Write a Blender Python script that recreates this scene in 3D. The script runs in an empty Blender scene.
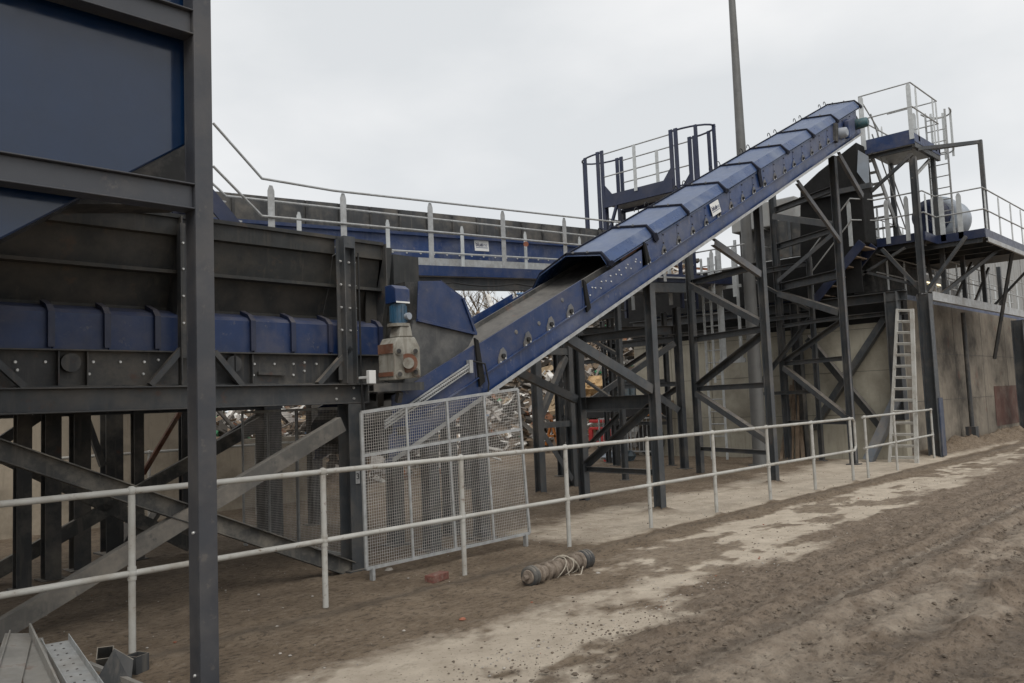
import bpy, math, random
import numpy as np
from mathutils import Vector as V, Matrix

random.seed(7)
R = math.radians
scene = bpy.context.scene
COL = scene.collection

# ------------------------------------------------------------------ camera geometry
F, CX, CY, H = 826.0, 512.0, 341.5, 1.59
def cv(x, y): return V((x - CX, y - CY, F))
Xc = cv(1315, 372).normalized()
Zc = cv(315, 412).cross(cv(1315, 372)).normalized()
if Zc.y > 0: Zc = -Zc
Yc = Zc.cross(Xc)
def ray(x, y):
    d = cv(x, y); return V((Xc.dot(d), Yc.dot(d), Zc.dot(d)))
O = V((0, 0, H))
def PY(x, y, Y): d = ray(x, y); return O + d * (Y / d.y)
def PX(x, y, X): d = ray(x, y); return O + d * (X / d.x)
def PZ(x, y, z=0.0): d = ray(x, y); return O + d * ((z - H) / d.z)

# ------------------------------------------------------------------ mesh builder
class MB:
    def __init__(s):
        s.v = []; s.f = []; s.mi = []; s.sm = []; s.m = 0; s.smooth = False
    def add(s, vs, fs, smooth=None):
        b = len(s.v); s.v.extend([tuple(p) for p in vs])
        sm = s.smooth if smooth is None else smooth
        for f in fs:
            s.f.append(tuple(b + i for i in f)); s.mi.append(s.m); s.sm.append(sm)
    def box(s, a, b):
        x0, x1 = sorted((a[0], b[0])); y0, y1 = sorted((a[1], b[1])); z0, z1 = sorted((a[2], b[2]))
        s.add([(x0,y0,z0),(x1,y0,z0),(x1,y1,z0),(x0,y1,z0),(x0,y0,z1),(x1,y0,z1),(x1,y1,z1),(x0,y1,z1)],
              [(0,3,2,1),(4,5,6,7),(0,1,5,4),(1,2,6,5),(2,3,7,6),(3,0,4,7)])
        return s
    def frame(s, a, b, up):
        a = V(a); b = V(b); d = (b - a).normalized(); up = V(up)
        if abs(d.dot(up.normalized())) > 0.98: up = V((0, 1, 0)) if abs(d.y) < .9 else V((1, 0, 0))
        sd = d.cross(up).normalized(); u = sd.cross(d).normalized()
        return a, b, d, sd, u
    def bar(s, a, b, w, h, up=(0, 0, 1), off=(0, 0)):
        a, b, d, sd, u = s.frame(a, b, up)
        c = sd * off[0] + u * off[1]; vs = []
        for p in (a, b):
            for i, j in ((-1,-1),(1,-1),(1,1),(-1,1)):
                vs.append(p + c + sd * (i * w / 2) + u * (j * h / 2))
        s.add(vs, [(0,1,2,3),(7,6,5,4),(0,4,5,1),(1,5,6,2),(2,6,7,3),(3,7,4,0)])
        return s
    def ibeam(s, a, b, w, h, t=.012, up=(0, 0, 1)):
        s.bar(a, b, w, t, up, (0, h/2 - t/2)); s.bar(a, b, w, t, up, (0, -h/2 + t/2))
        s.bar(a, b, t, h - 2*t - .0005, up); return s
    def chan(s, a, b, w, h, t=.012, up=(0, 0, 1), side=1):
        s.bar(a, b, t, h, up, (side * (w/2 - t/2), 0))
        s.bar(a, b, w - t - .0005, t, up, (-side * t/2, h/2 - t/2)); s.bar(a, b, w - t - .0005, t, up, (-side * t/2, -h/2 + t/2)); return s
    def angle(s, a, b, w, t=.01, up=(0, 0, 1), side=1):
        s.bar(a, b, t, w, up, (side * (w/2 - t/2), 0)); s.bar(a, b, w - t - .0005, t, up, (-side * t/2, w/2 - t/2)); return s
    def cyl(s, a, b, r, r2=None, n=12, cap=True):
        r2 = r if r2 is None else r2
        a, b, d, sd, u = s.frame(a, b, (0, 0, 1)); k = []
        for p, q in ((a, r), (b, r2)):
            for i in range(n):
                t = 2*math.pi*i/n; k.append(p + sd*(q*math.cos(t)) + u*(q*math.sin(t)))
        s.add(k, [(i, (i+1) % n, n + (i+1) % n, n + i) for i in range(n)], True)
        if cap:
            s.add(k[:n], [tuple(range(n-1, -1, -1))], False); s.add(k[n:], [tuple(range(n))], False)
        return s
    def ball(s, c, r, n=10, m=6, sq=(1,1,1)):
        vs = []; fs = []
        for j in range(m + 1):
            p = math.pi * j / m
            for i in range(n):
                t = 2*math.pi*i/n
                vs.append((c[0]+r*sq[0]*math.sin(p)*math.cos(t), c[1]+r*sq[1]*math.sin(p)*math.sin(t), c[2]+r*sq[2]*math.cos(p)))
        for j in range(m):
            for i in range(n): fs.append((j*n+i, (j+1)*n+i, (j+1)*n+(i+1) % n, j*n+(i+1) % n))
        s.add(vs, fs, True); return s
    def tube(s, pts, r, n=8, joints=True):
        for i in range(len(pts) - 1): s.cyl(pts[i], pts[i+1], r, n=n)
        if joints:
            for p in pts[1:-1]: s.ball(p, r*1.01, n, 4)
        return s
    def prism(s, pts, vec):
        n = len(pts); vec = V(vec); k = [V(p) for p in pts] + [V(p) + vec for p in pts]
        s.add(k, [tuple(range(n))[::-1], tuple(range(n, 2*n))] + [(i, (i+1) % n, n+(i+1) % n, n+i) for i in range(n)], False)
        return s
    def lathe(s, a, b, prof, n=16):      # prof: (t along a->b, radius)
        a, b, d, sd, u = s.frame(a, b, (0, 0, 1)); L = (b - a); k = []
        for t, q in prof:
            for i in range(n):
                w = 2*math.pi*i/n; k.append(a + L*t + sd*(q*math.cos(w)) + u*(q*math.sin(w)))
        fs = [(j*n+i, j*n+(i+1) % n, (j+1)*n+(i+1) % n, (j+1)*n+i) for j in range(len(prof)-1) for i in range(n)]
        s.add(k, fs, True); s.add(k[:n], [tuple(range(n-1,-1,-1))], False); s.add(k[-n:], [tuple(range(n))], False); return s
    def bolts(s, pts, nrm, r=.013, t=.012, m=1):
        o = s.m; s.m = m; nrm = V(nrm).normalized()
        for p in pts: s.cyl(V(p), V(p) + nrm*t, r, r*.8, n=6)
        s.m = o; return s
    def build(s, name, mats, parent=None, bevel=0, label=None):
        me = bpy.data.meshes.new(name); me.from_pydata(s.v, [], s.f)
        for m in (mats if isinstance(mats, (list, tuple)) else [mats]): me.materials.append(m)
        k = len(me.materials)
        me.polygons.foreach_set('material_index', [min(i, k-1) for i in s.mi])
        me.polygons.foreach_set('use_smooth', s.sm)
        me.update()
        import bmesh
        bm = bmesh.new(); bm.from_mesh(me); bmesh.ops.recalc_face_normals(bm, faces=bm.faces); bm.to_mesh(me); bm.free()
        o = bpy.data.objects.new(name, me); COL.objects.link(o)
        if parent is not None:
            o.parent = parent
            if parent.type == 'EMPTY': o.location = -V(parent.location)
        if bevel:
            b = o.modifiers.new('bevel', 'BEVEL'); b.width = bevel; b.segments = 2; b.limit_method = 'ANGLE'; b.angle_limit = R(50)
        if label: o['label'] = label
        return o

def thing(name, label, cat, loc=(0, 0, 0), group=None):
    o = bpy.data.objects.new(name, None); COL.objects.link(o); o.location = loc; o.empty_display_size = .1
    o['label'] = label; o['category'] = cat
    if group: o['group'] = group
    return o
def tag(o, label=None, cat=None, group=None, kind=None):
    if label: o['label'] = label
    if cat: o['category'] = cat
    if group: o['group'] = group
    if kind: o['kind'] = kind
    return o

# ------------------------------------------------------------------ materials
def mat(name, col, rough=.6, metal=0.0, var=.25, scale=3.0, dust=None, dust_amt=0.0, dust_scale=2.0, spots=None, spot_amt=0.0,
        spot_scale=6.0, bump=.15, bump_scale=40.0, streak=0.0, coat=0.0, top=0.0, top_thr=.35, spec=.5):
    m = bpy.data.materials.new(name); m.use_nodes = True; nt = m.node_tree; N = nt.nodes; L = nt.links
    bs = N['Principled BSDF']; bs.inputs['Metallic'].default_value = metal
    bs.inputs['Specular IOR Level'].default_value = spec
    bs.inputs['Coat Weight'].default_value = coat; bs.inputs['Coat Roughness'].default_value = .06
    geo = N.new('ShaderNodeNewGeometry')
    def noise(sc, det=6, rough_=.6, vec=None):
        n = N.new('ShaderNodeTexNoise'); n.inputs['Scale'].default_value = sc; n.inputs['Detail'].default_value = det
        n.inputs['Roughness'].default_value = rough_; L.new(vec or geo.outputs['Position'], n.inputs['Vector']); return n.outputs['Fac']
    def rng(x, a, b, c=0.0, d=1.0):
        n = N.new('ShaderNodeMapRange'); n.inputs[1].default_value = a; n.inputs[2].default_value = b
        n.inputs[3].default_value = c; n.inputs[4].default_value = d; L.new(x, n.inputs[0]); return n.outputs[0]
    def mix(f, a, b):
        n = N.new('ShaderNodeMix'); n.data_type = 'RGBA'
        if isinstance(f, float): n.inputs[0].default_value = f
        else: L.new(f, n.inputs[0])
        for i, c in ((6, a), (7, b)):
            if isinstance(c, tuple): n.inputs[i].default_value = (*c, 1)
            else: L.new(c, n.inputs[i])
        return n.outputs[2]
    def mul(a, b):
        n = N.new('ShaderNodeMath'); n.operation = 'MULTIPLY'
        for i, c in enumerate((a, b)):
            if isinstance(c, (int, float)): n.inputs[i].default_value = c
            else: L.new(c, n.inputs[i])
        return n.outputs[0]
    def mx(a, b):
        n = N.new('ShaderNodeMath'); n.operation = 'MAXIMUM'; L.new(a, n.inputs[0]); L.new(b, n.inputs[1]); return n.outputs[0]
    base = mix(rng(noise(scale), .3, .7), tuple(c*(1-var) for c in col), tuple(min(1, c*(1+var)) for c in col))
    rv = rng(noise(scale*3), .3, .7, max(.02, rough-.08), min(1, rough+.1))
    dm = None
    if dust is not None:
        dm = mul(rng(noise(dust_scale, 9, .68), .46, .66), dust_amt)
        if streak:
            mp = N.new('ShaderNodeMapping'); mp.inputs['Scale'].default_value = (9, 9, .8); L.new(geo.outputs['Position'], mp.inputs[0])
            dm = mx(dm, mul(rng(noise(1.6, 5, .6, mp.outputs[0]), .52, .72), streak))
        if top:
            sx = N.new('ShaderNodeSeparateXYZ'); L.new(geo.outputs['True Normal'], sx.inputs[0])
            t = mul(rng(sx.outputs[2], top_thr, top_thr+.35), mul(rng(noise(7, 6), .2, .6), top)); dm = mx(dm, t)
        base = mix(dm, base, dust)
        n = N.new('ShaderNodeMix'); n.data_type = 'FLOAT'; L.new(dm, n.inputs[0]); L.new(rv, n.inputs[2]); n.inputs[3].default_value = .9; rv = n.outputs[0]
    if spots is not None:
        sm = mul(rng(noise(spot_scale, 8, .7), .60, .68), spot_amt); base = mix(sm, base, spots)
    L.new(base, bs.inputs['Base Color']); L.new(rv, bs.inputs['Roughness'])
    if bump:
        b = N.new('ShaderNodeBump'); b.inputs['Strength'].default_value = bump; b.inputs['Distance'].default_value = .004
        L.new(noise(bump_scale, 5), b.inputs['Height']); L.new(b.outputs[0], bs.inputs['Normal'])
    return m

DUST = (.24, .205, .165); RUST = (.13, .055, .03)
M = {}
M['steel'] = mat('dark_painted_steel', (.046, .052, .058), .5, var=.2, dust=DUST, dust_amt=.28, streak=.22, top=.75, spots=RUST, spot_amt=.35, spot_scale=9)
M['steel_dirty'] = mat('dusty_dark_steel', (.040, .042, .044), .6, var=.25, dust=(.22, .195, .16), dust_amt=.6, streak=.35, top=.95, spots=RUST, spot_amt=.45, dust_scale=1.6)
M['plate'] = mat('hopper_plate', (.022, .024, .024), .62, var=.3, dust=(.15, .125, .095), dust_amt=.35, streak=.3, top=.9, dust_scale=1.3, spots=(.12, .07, .04), spot_amt=.4, spot_scale=3)
M['frame'] = mat('grey_frame_paint', (.046, .049, .057), .36, var=.10, dust=DUST, dust_amt=.14, bump=.05, spots=(.16,.14,.12), spot_amt=.35, spot_scale=9)
M['tank'] = mat('glossy_blue_paint', (.003, .017, .052), .14, var=.12, dust=(.10, .11, .13), dust_amt=.03, bump=.03, bump_scale=3, coat=.35)
M['blue'] = mat('blue_paint', (.006, .025, .092), .42, var=.2, dust=(.14, .13, .135), dust_amt=.38, streak=.2, top=.5, spots=(.16,.15,.14), spot_amt=.4, spot_scale=11)
M['blue_side'] = mat('dusty_blue_side', (.008, .029, .105), .36, var=.35, dust=(.155, .165, .205), dust_amt=.75, streak=.4, dust_scale=1.1, spots=(.2,.18,.17), spot_amt=.5, spot_scale=12)
M['hood'] = mat('dusty_blue_hood', (.022, .052, .140), .25, var=.2, dust=(.195, .225, .285), dust_amt=.7, streak=.15, top=.5, top_thr=.5, dust_scale=1.4)
M['navy'] = mat('navy_steel', (.012, .020, .055), .4, var=.2, dust=DUST, dust_amt=.12, top=.35)
M['galv'] = mat('galvanised_steel', (.40, .41, .41), .5, .35, var=.2, scale=14, dust=(.26, .235, .2), dust_amt=.45, streak=.3, dust_scale=3, bump=.08)
M['rail'] = mat('painted_tube_rail', (.42, .415, .385), .55, var=.12, dust=(.25, .215, .17), dust_amt=.55, dust_scale=4, top=.2, spots=(.13, .08, .05), spot_amt=.85, spot_scale=16, bump=.2)
M['bright'] = mat('bright_galvanised', (.50, .52, .52), .5, .2, var=.15, scale=9, dust=(.3, .29, .27), dust_amt=.25)
M['wire'] = mat('galvanised_wire', (.52, .50, .47), .5, .3, var=.2, scale=6, dust=(.3, .26, .21), dust_amt=.5, bump=0)
M['bolt'] = mat('zinc_bolt', (.62, .62, .60), .4, .4, var=.3, scale=20, bump=0)
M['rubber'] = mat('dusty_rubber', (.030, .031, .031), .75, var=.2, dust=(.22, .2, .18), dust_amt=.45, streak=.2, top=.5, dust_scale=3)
M['belt'] = mat('dusty_belt', (.060, .058, .055), .8, var=.25, dust=(.20, .185, .165), dust_amt=.6, top=.5, dust_scale=4, spots=(.2, .09, .05), spot_amt=.4)
M['cream'] = mat('weathered_cream_paint', (.27, .26, .225), .65, var=.3, dust=(.11, .085, .06), dust_amt=.8, streak=.6, dust_scale=5, spots=(.20, .06, .035), spot_amt=.95, spot_scale=5)
M['rust'] = mat('rusty_steel', (.15, .062, .035), .8, var=.35, scale=9, dust=DUST, dust_amt=.5, dust_scale=5)
M['teal'] = mat('teal_paint', (.025, .085, .15), .45, var=.2, dust=DUST, dust_amt=.3, dust_scale=8)
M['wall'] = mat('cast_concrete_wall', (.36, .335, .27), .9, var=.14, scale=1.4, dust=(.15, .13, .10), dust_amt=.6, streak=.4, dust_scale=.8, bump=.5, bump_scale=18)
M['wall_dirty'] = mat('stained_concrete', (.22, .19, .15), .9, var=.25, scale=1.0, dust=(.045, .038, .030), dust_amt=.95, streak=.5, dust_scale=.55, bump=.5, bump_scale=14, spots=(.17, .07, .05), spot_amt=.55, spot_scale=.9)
M['wall_rear'] = mat('buff_concrete_wall', (.42, .36, .28), .9, var=.12, scale=1.2, dust=(.15, .13, .10), dust_amt=.5, streak=.3, bump=.5, bump_scale=16)
M['white'] = mat('white_plastic', (.74, .74, .72), .45, var=.06, dust=DUST, dust_amt=.12, bump=0)
M['ink'] = mat('dark_ink', (.015, .02, .07), .6, var=.05, bump=0)
M['ink2'] = mat('grey_ink', (.22, .24, .30), .6, var=.05, bump=0)
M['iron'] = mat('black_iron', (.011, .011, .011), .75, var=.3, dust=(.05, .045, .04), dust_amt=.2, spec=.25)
M['lug'] = mat('grey_lug', (.12, .125, .135), .6, .2, var=.3, dust=DUST, dust_amt=.5, dust_scale=9, spots=RUST, spot_amt=.5, spot_scale=30)
M['skirt'] = mat('grey_skirt_rubber', (.060, .062, .064), .7, var=.15, dust=(.26,.25,.23), dust_amt=.45, streak=.3, dust_scale=2)
M['black'] = mat('black_ink', (.012, .012, .012), .6, var=.05, bump=0)
M['brick'] = mat('red_brick', (.15, .060, .045), .9, var=.3, scale=30, dust=DUST, dust_amt=.5, dust_scale=20, bump=.6)
M['red'] = mat('red_paint', (.42, .022, .022), .45, var=.15, dust=DUST, dust_amt=.2)
M['timber'] = mat('old_timber', (.22, .16, .11), .85, var=.3, scale=8, dust=DUST, dust_amt=.4)
M['orange'] = mat('orange_paint', (.5, .17, .03), .6, var=.15, dust=DUST, dust_amt=.2)
M['contain'] = mat('faded_blue_grey_paint', (.075, .115, .14), .6, var=.2, dust=DUST, dust_amt=.6, streak=.4)
M['shed'] = mat('grey_cladding', (.27, .275, .27), .6, var=.08, dust=DUST, dust_amt=.35, streak=.35)
M['drum'] = mat('off_white_casing', (.30, .34, .39), .45, var=.1, dust=DUST, dust_amt=.3)
M['cord'] = mat('pale_rope', (.36, .32, .26), .9, var=.2, scale=30)
M['bark'] = mat('bark', (.085, .068, .05), .9, var=.3, scale=6)
M['twig'] = mat('twigs', (.15, .115, .075), .9, var=.3, scale=2, bump=0)
M['mast'] = mat('galvanised_mast', (.15, .15, .145), .55, .3, var=.15, scale=4, dust=(.11, .10, .085), dust_amt=.4, streak=.3)
M['dnavy'] = mat('dark_navy', (.006, .008, .018), .7, var=.2, bump=0, spec=.2)
M['blued'] = mat('dusty_blue_grey', (.11, .13, .155), .6, var=.2, dust=DUST, dust_amt=.6, streak=.4, spots=RUST, spot_amt=.4)
M['dusty'] = mat('mud_splashed_steel', (.060, .060, .058), .7, var=.25, dust=(.25, .225, .185), dust_amt=.75, streak=.4, top=.9, dust_scale=3)
M['dusty2'] = mat('dried_mud_on_steel', (.12, .115, .105), .75, var=.2, dust=(.28, .25, .21), dust_amt=.8, streak=.4, top=.6, dust_scale=2.2, spots=(.04,.045,.055), spot_amt=.6, spot_scale=7)
M['dteal'] = mat('dark_teal_paint', (.03, .085, .10), .5, var=.3, dust=DUST, dust_amt=.5, dust_scale=9)
lamp = bpy.data.materials.new('strip_lamp'); lamp.use_nodes = True
lamp.node_tree.nodes['Principled BSDF'].inputs['Emission Color'].default_value = (1, .78, .35, 1)
lamp.node_tree.nodes['Principled BSDF'].inputs['Emission Strength'].default_value = 1.1

# ------------------------------------------------------------------ numpy noise
rs = np.random.RandomState(3)
_T = rs.rand(256, 256)
def vnoise(x, y):
    xi = np.floor(x).astype(int); yi = np.floor(y).astype(int); fx = x - xi; fy = y - yi
    fx = fx*fx*(3-2*fx); fy = fy*fy*(3-2*fy)
    a = _T[xi % 256, yi % 256]; b = _T[(xi+1) % 256, yi % 256]; c = _T[xi % 256, (yi+1) % 256]; d = _T[(xi+1) % 256, (yi+1) % 256]
    return a*(1-fx)*(1-fy) + b*fx*(1-fy) + c*(1-fx)*fy + d*fx*fy
def fbm(x, y, o=5, g=.55):
    s = 0; a = 1; t = 0
    for i in range(o): s = s + a*vnoise(x*2**i + 17.3*i, y*2**i + 9.1*i); t += a; a *= g
    return s/t
def sst(x, a, b):
    t = np.clip((x-a)/(b-a), 0, 1); return t*t*(3-2*t)

# ------------------------------------------------------------------ ground
def axis(segs):
    out = []
    for a, b, st in segs: out.append(np.arange(a, b, st))
    return np.concatenate(out + [np.array([segs[-1][1]])])
def ground():
    xs = axis([(-600,-60,60),(-60,-10,5),(-10,0,.5),(0,1.2,.1),(1.2,10,.03),(10,18,.06),(18,32,.2),(32,60,2),(60,1200,60)])
    ys = axis([(-600,-60,60),(-60,-6,4),(-6,0,.4),(0,1,.06),(1,7.2,.03),(7.2,13.5,.12),(13.5,40,1.0),(40,80,5),(80,1200,60)])
    X, Y = np.meshgrid(xs, ys, indexing='ij')
    em = np.interp(X, [0, 3.8, 5.7, 8.5, 11.9, 17.5, 30], [2.6, 2.95, 3.6, 3.84, 4.22, 4.36, 5.2])       # edge of the mud
    n1 = fbm(X*1.1, Y*1.6); n2 = fbm(X*4, Y*6 + 30); n3 = fbm(X*14, Y*16 + 5, 4)
    wob = (n1-.5)*1.1 + (n2-.5)*.45 + (n3-.5)*.25
    front = sst((Y + wob) - em, -.22, .28)                       # 1 beyond the mud
    kerbY = 5.58 + (fbm(X*.8, Y*0+3) - .5)*.18
    # bare pale concrete in front of the rail
    far = sst(X + wob*1.4, 5.9, 6.7)
    bandfar = (1 - .55*sst(X, 12, 17)*sst(n2, .38, .5)) * front * (1 - sst(Y + wob*.3, kerbY-.30, kerbY-.12)) * far
    near = front * (1 - sst(Y + wob*.8 + .06*X, 4.45, 5.0)) * (1-far) * sst(n1 + .12*n2, .40, .56)
    holes = sst(fbm(X*1.0+40, Y*2.2+8) + .35*(n2-.5), .50, .60)
    conc = np.clip(bandfar*(1 - .75*holes) + near*(1 - .3*holes), 0, 1)
    slab = sst(Y + wob*.25, kerbY+.22, kerbY+.36) * sst(X + wob, 6.9, 7.6) * (1 - sst(Y + wob*1.2 - (X-7)*.05, 6.9, 7.9))
    slab = slab * (1-.2*holes)
    conc = np.maximum(conc, slab*.85)
    back = sst(Y, 9, 15)
    conc = np.maximum(conc, back*.30*sst(n1, .42, .6))
    mud = 1 - front
    ridge = np.exp(-((Y-kerbY)/.12)**2) * (.35 + .65*sst(X, 4.5, 7)) * (.5 + n2)
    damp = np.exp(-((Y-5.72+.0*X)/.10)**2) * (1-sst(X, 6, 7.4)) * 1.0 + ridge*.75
    # heights
    rut = np.zeros_like(X)
    for yc, w, d in ((2.72,.13,.05),(2.30,.12,.035),(1.95,.15,.05),(3.1,.10,.025),(1.45,.16,.045),(3.42,.1,.02)):
        yy = Y - yc - .05*X*.25 - (fbm(X*.5+yc*5, X*0+yc)-.5)*.35
        lug = .6 + .4*np.sin(X*26 + yc*9)*sst(n2, .4, .6)
        rut += -d*np.exp(-(yy/w)**2)*lug + d*.8*np.exp(-((np.abs(yy)-w*1.7)/(w*.6))**2)
    clod = np.abs(n2-.5)*2; fine = fbm(X*22, Y*22+7, 3)
    mudh = .012 + rut*.62 + (n1-.5)*.025 + (clod-.3)*.014 + (n3-.5)*.030 + (fine-.5)*.034
    lump = sst(fbm(X*2.3+11, Y*3.4+4), .60, .72)*.022*(.5+n3)
    mudh += .07*np.exp(-((X-7.1)/.35)**2-((Y-1.85)/.22)**2)*(.2+1.3*n3)
    g2 = fbm(X*38, Y*38+3, 2); mudh = mudh + (g2-.5)*.016*sst(n2,.3,.6)
    h = mud*(mudh + lump) + (1-mud)*((n1-.5)*.02 + (n3-.5)*.006*(1-conc) + (fine-.5)*.007*(1-conc)) + ridge*.045*(.6+.8*n3)
    h += .012*(1-conc)*sst(n2, .45, .65)*(1-mud)
    # spoil against the foot of the right-hand wall
    heap = np.exp(-((X-22.6)/2.4)**2 - ((Y-6.5)/.42)**2)*.30*(.3+1.3*n2) + np.exp(-((X-27.5)/2.6)**2 - ((Y-6.4)/.5)**2)*.34*(.3+1.2*n2)
    h += heap
    for k in range(-2, 9):
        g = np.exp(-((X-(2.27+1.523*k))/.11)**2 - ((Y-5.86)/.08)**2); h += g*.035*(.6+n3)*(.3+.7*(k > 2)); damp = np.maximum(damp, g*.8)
    for lx, ly in ((9.8,6.72),(9.95,8.2),(13.68,6.95),(14.6,9.0),(10.6,9.7),(11.55,9.75)):
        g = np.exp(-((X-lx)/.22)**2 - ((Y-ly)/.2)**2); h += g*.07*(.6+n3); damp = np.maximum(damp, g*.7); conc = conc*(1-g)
    fade = 1 - sst(np.maximum(np.abs(X-15), np.abs(Y-8)), 25, 40)
    h = h*fade
    ty = Y - .02*X - (fbm(X*.5, X*0+9)-.5)*.12
    track = sum(sst(np.exp(-((ty-c)/w)**2)*(.5+n2), .42, .85)*a for c, w, a in ((2.66,.035,.75),(2.78,.02,.4),(2.1,.03,.5),(3.05,.02,.45),(1.72,.03,.35),(2.40,.018,.35)))
    conc = np.maximum(conc, track*mud*.6)
    pale = mud*sst(fbm(X*.9+60, Y*1.4+20)+.1*(n2-.5), .52, .70)*.38*sst(3.4-Y+.0*X, 0, 1.2)
    conc = np.maximum(conc, pale)
    conc = conc*(1-.9*sst(heap, .02, .10))
    nx, ny = X.shape
    co = np.stack([X, Y, h], -1).reshape(-1, 3)
    idx = np.arange(nx*ny).reshape(nx, ny)
    q = np.stack([idx[:-1,:-1], idx[1:,:-1], idx[1:,1:], idx[:-1,1:]], -1).reshape(-1, 4)
    me = bpy.data.meshes.new('ground'); me.vertices.add(len(co)); me.vertices.foreach_set('co', co.ravel())
    me.loops.add(q.size); me.loops.foreach_set('vertex_index', q.ravel().astype(np.int32))
    me.polygons.add(len(q)); me.polygons.foreach_set('loop_start', np.arange(0, q.size, 4, dtype=np.int32))
    me.polygons.foreach_set('loop_total', np.full(len(q), 4, dtype=np.int32)); me.polygons.foreach_set('use_smooth', np.ones(len(q), bool))
    me.update(calc_edges=True)
    for nm, arr in (('bare', conc), ('wet_and_shade', np.clip(damp*.8 + mud*(.15 + np.clip(-rut*22, 0, .8)), 0, 1)), ('mudm', mud)):  # damp mud, plus shade of the rut hollows put into the colour
        a = me.attributes.new(nm, 'FLOAT', 'POINT'); a.data.foreach_set('value', arr.ravel().astype(np.float32))
    o = bpy.data.objects.new('ground', me); COL.objects.link(o); o['kind'] = 'structure'
    o['label'] = 'muddy yard ground with pale bare concrete patches and tyre ruts'
    m = bpy.data.materials.new('yard_ground'); m.use_nodes = True; nt = m.node_tree; N = nt.nodes; L = nt.links; bs = N['Principled BSDF']
    geo = N.new('ShaderNodeNewGeometry')
    def attr(n): a = N.new('ShaderNodeAttribute'); a.attribute_name = n; return a.outputs['Fac']
    def noise(sc, det=8, r=.65):
        n = N.new('ShaderNodeTexNoise'); n.inputs['Scale'].default_value = sc; n.inputs['Detail'].default_value = det; n.inputs['Roughness'].default_value = r
        L.new(geo.outputs['Position'], n.inputs['Vector']); return n.outputs['Fac']
    def rng(x, a, b, c=0., d=1.):
        n = N.new('ShaderNodeMapRange'); n.inputs[1].default_value = a; n.inputs[2].default_value = b; n.inputs[3].default_value = c; n.inputs[4].default_value = d
        L.new(x, n.inputs[0]); return n.outputs[0]
    def mix(f, a, b):
        n = N.new('ShaderNodeMix'); n.data_type = 'RGBA'; L.new(f, n.inputs[0])
        for i, c in ((6, a), (7, b)):
            if isinstance(c, tuple): n.inputs[i].default_value = (*c, 1)
            else: L.new(c, n.inputs[i])
        return n.outputs[2]
    def math_(op, a, b):
        n = N.new('ShaderNodeMath'); n.operation = op; n.use_clamp = True
        for i, c in enumerate((a, b)):
            if isinstance(c, (int, float)): n.inputs[i].default_value = c
            else: L.new(c, n.inputs[i])
        return n.outputs[0]
    dirt = mix(rng(noise(2.2), .35, .68), (.155, .114, .077), (.250, .193, .136))
    mudc = mix(rng(noise(5), .35, .65), (.160, .120, .086), (.265, .208, .155))
    base = mix(attr('mudm'), dirt, mudc)
    crumb_map = N.new('ShaderNodeMapping'); crumb_map.inputs['Scale'].default_value = (.55, 1, 1); L.new(geo.outputs['Position'], crumb_map.inputs[0])
    nz = N.new('ShaderNodeTexNoise'); nz.inputs['Scale'].default_value = 24; nz.inputs['Detail'].default_value = 10; nz.inputs['Roughness'].default_value = .78; L.new(crumb_map.outputs[0], nz.inputs['Vector'])
    base = mix(math_('MULTIPLY', rng(nz.outputs['Fac'], .42, .48, 1, 0), .70), base, (.055, .042, .031))  # crumb shading: noise paints dark hollows into the ground colour
    base = mix(math_('MULTIPLY', rng(nz.outputs['Fac'], .55, .62), .45), base, (.31, .26, .205))
    speck = rng(noise(60, 3), .63, .70); base = mix(math_('MULTIPLY', speck, .5), base, (.30, .27, .23))
    speck2 = rng(noise(38, 4), .30, .38, 1, 0); base = mix(math_('MULTIPLY', speck2, .55), base, (.05, .04, .03))  # finer crumb shading, painted as dark specks
    pale_c = mix(rng(noise(3, 10), .3, .7), (.42, .352, .275), (.62, .54, .435))
    pale_c = mix(math_('MULTIPLY', rng(noise(30, 6), .56, .68), .6), pale_c, (.16, .13, .10))
    cm = math_('ADD', attr('bare'), rng(noise(9, 12, .75), .3, .7, -.17, .17)); cm = rng(cm, .15, .78)
    base = mix(cm, base, pale_c)
    base = mix(math_('MULTIPLY', attr('wet_and_shade'), .55), base, (.075, .060, .045))
    L.new(base, bs.inputs['Base Color'])
    rr = rng(attr('wet_and_shade'), 0, 1, .92, .62); L.new(rr, bs.inputs['Roughness']); bs.inputs['Specular IOR Level'].default_value = .3
    b = N.new('ShaderNodeBump'); b.inputs['Strength'].default_value = .9; b.inputs['Distance'].default_value = .03
    L.new(noise(34, 12, .8), b.inputs['Height']); L.new(b.outputs[0], bs.inputs['Normal'])
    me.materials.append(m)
    return o
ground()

def rock(mb, c, r, sq=.6):
    vs = []; n = 7
    ph = random.random()*6
    for j, (zz, rr) in enumerate(((-.9, .5), (-.1, 1.0), (.7, .6))):
        for i in range(n):
            t = 2*math.pi*i/n + ph + j*.4; k = rr*r*random.uniform(.7, 1.2)
            vs.append((c[0]+k*math.cos(t), c[1]+k*math.sin(t)*random.uniform(.8,1), c[2]+zz*r*sq))
    fs = [(j*n+i, j*n+(i+1) % n, (j+1)*n+(i+1) % n, (j+1)*n+i) for j in range(2) for i in range(n)]
    fs += [tuple(range(n-1, -1, -1)), tuple(range(2*n, 3*n))]
    mb.add(vs, fs, False)

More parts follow.
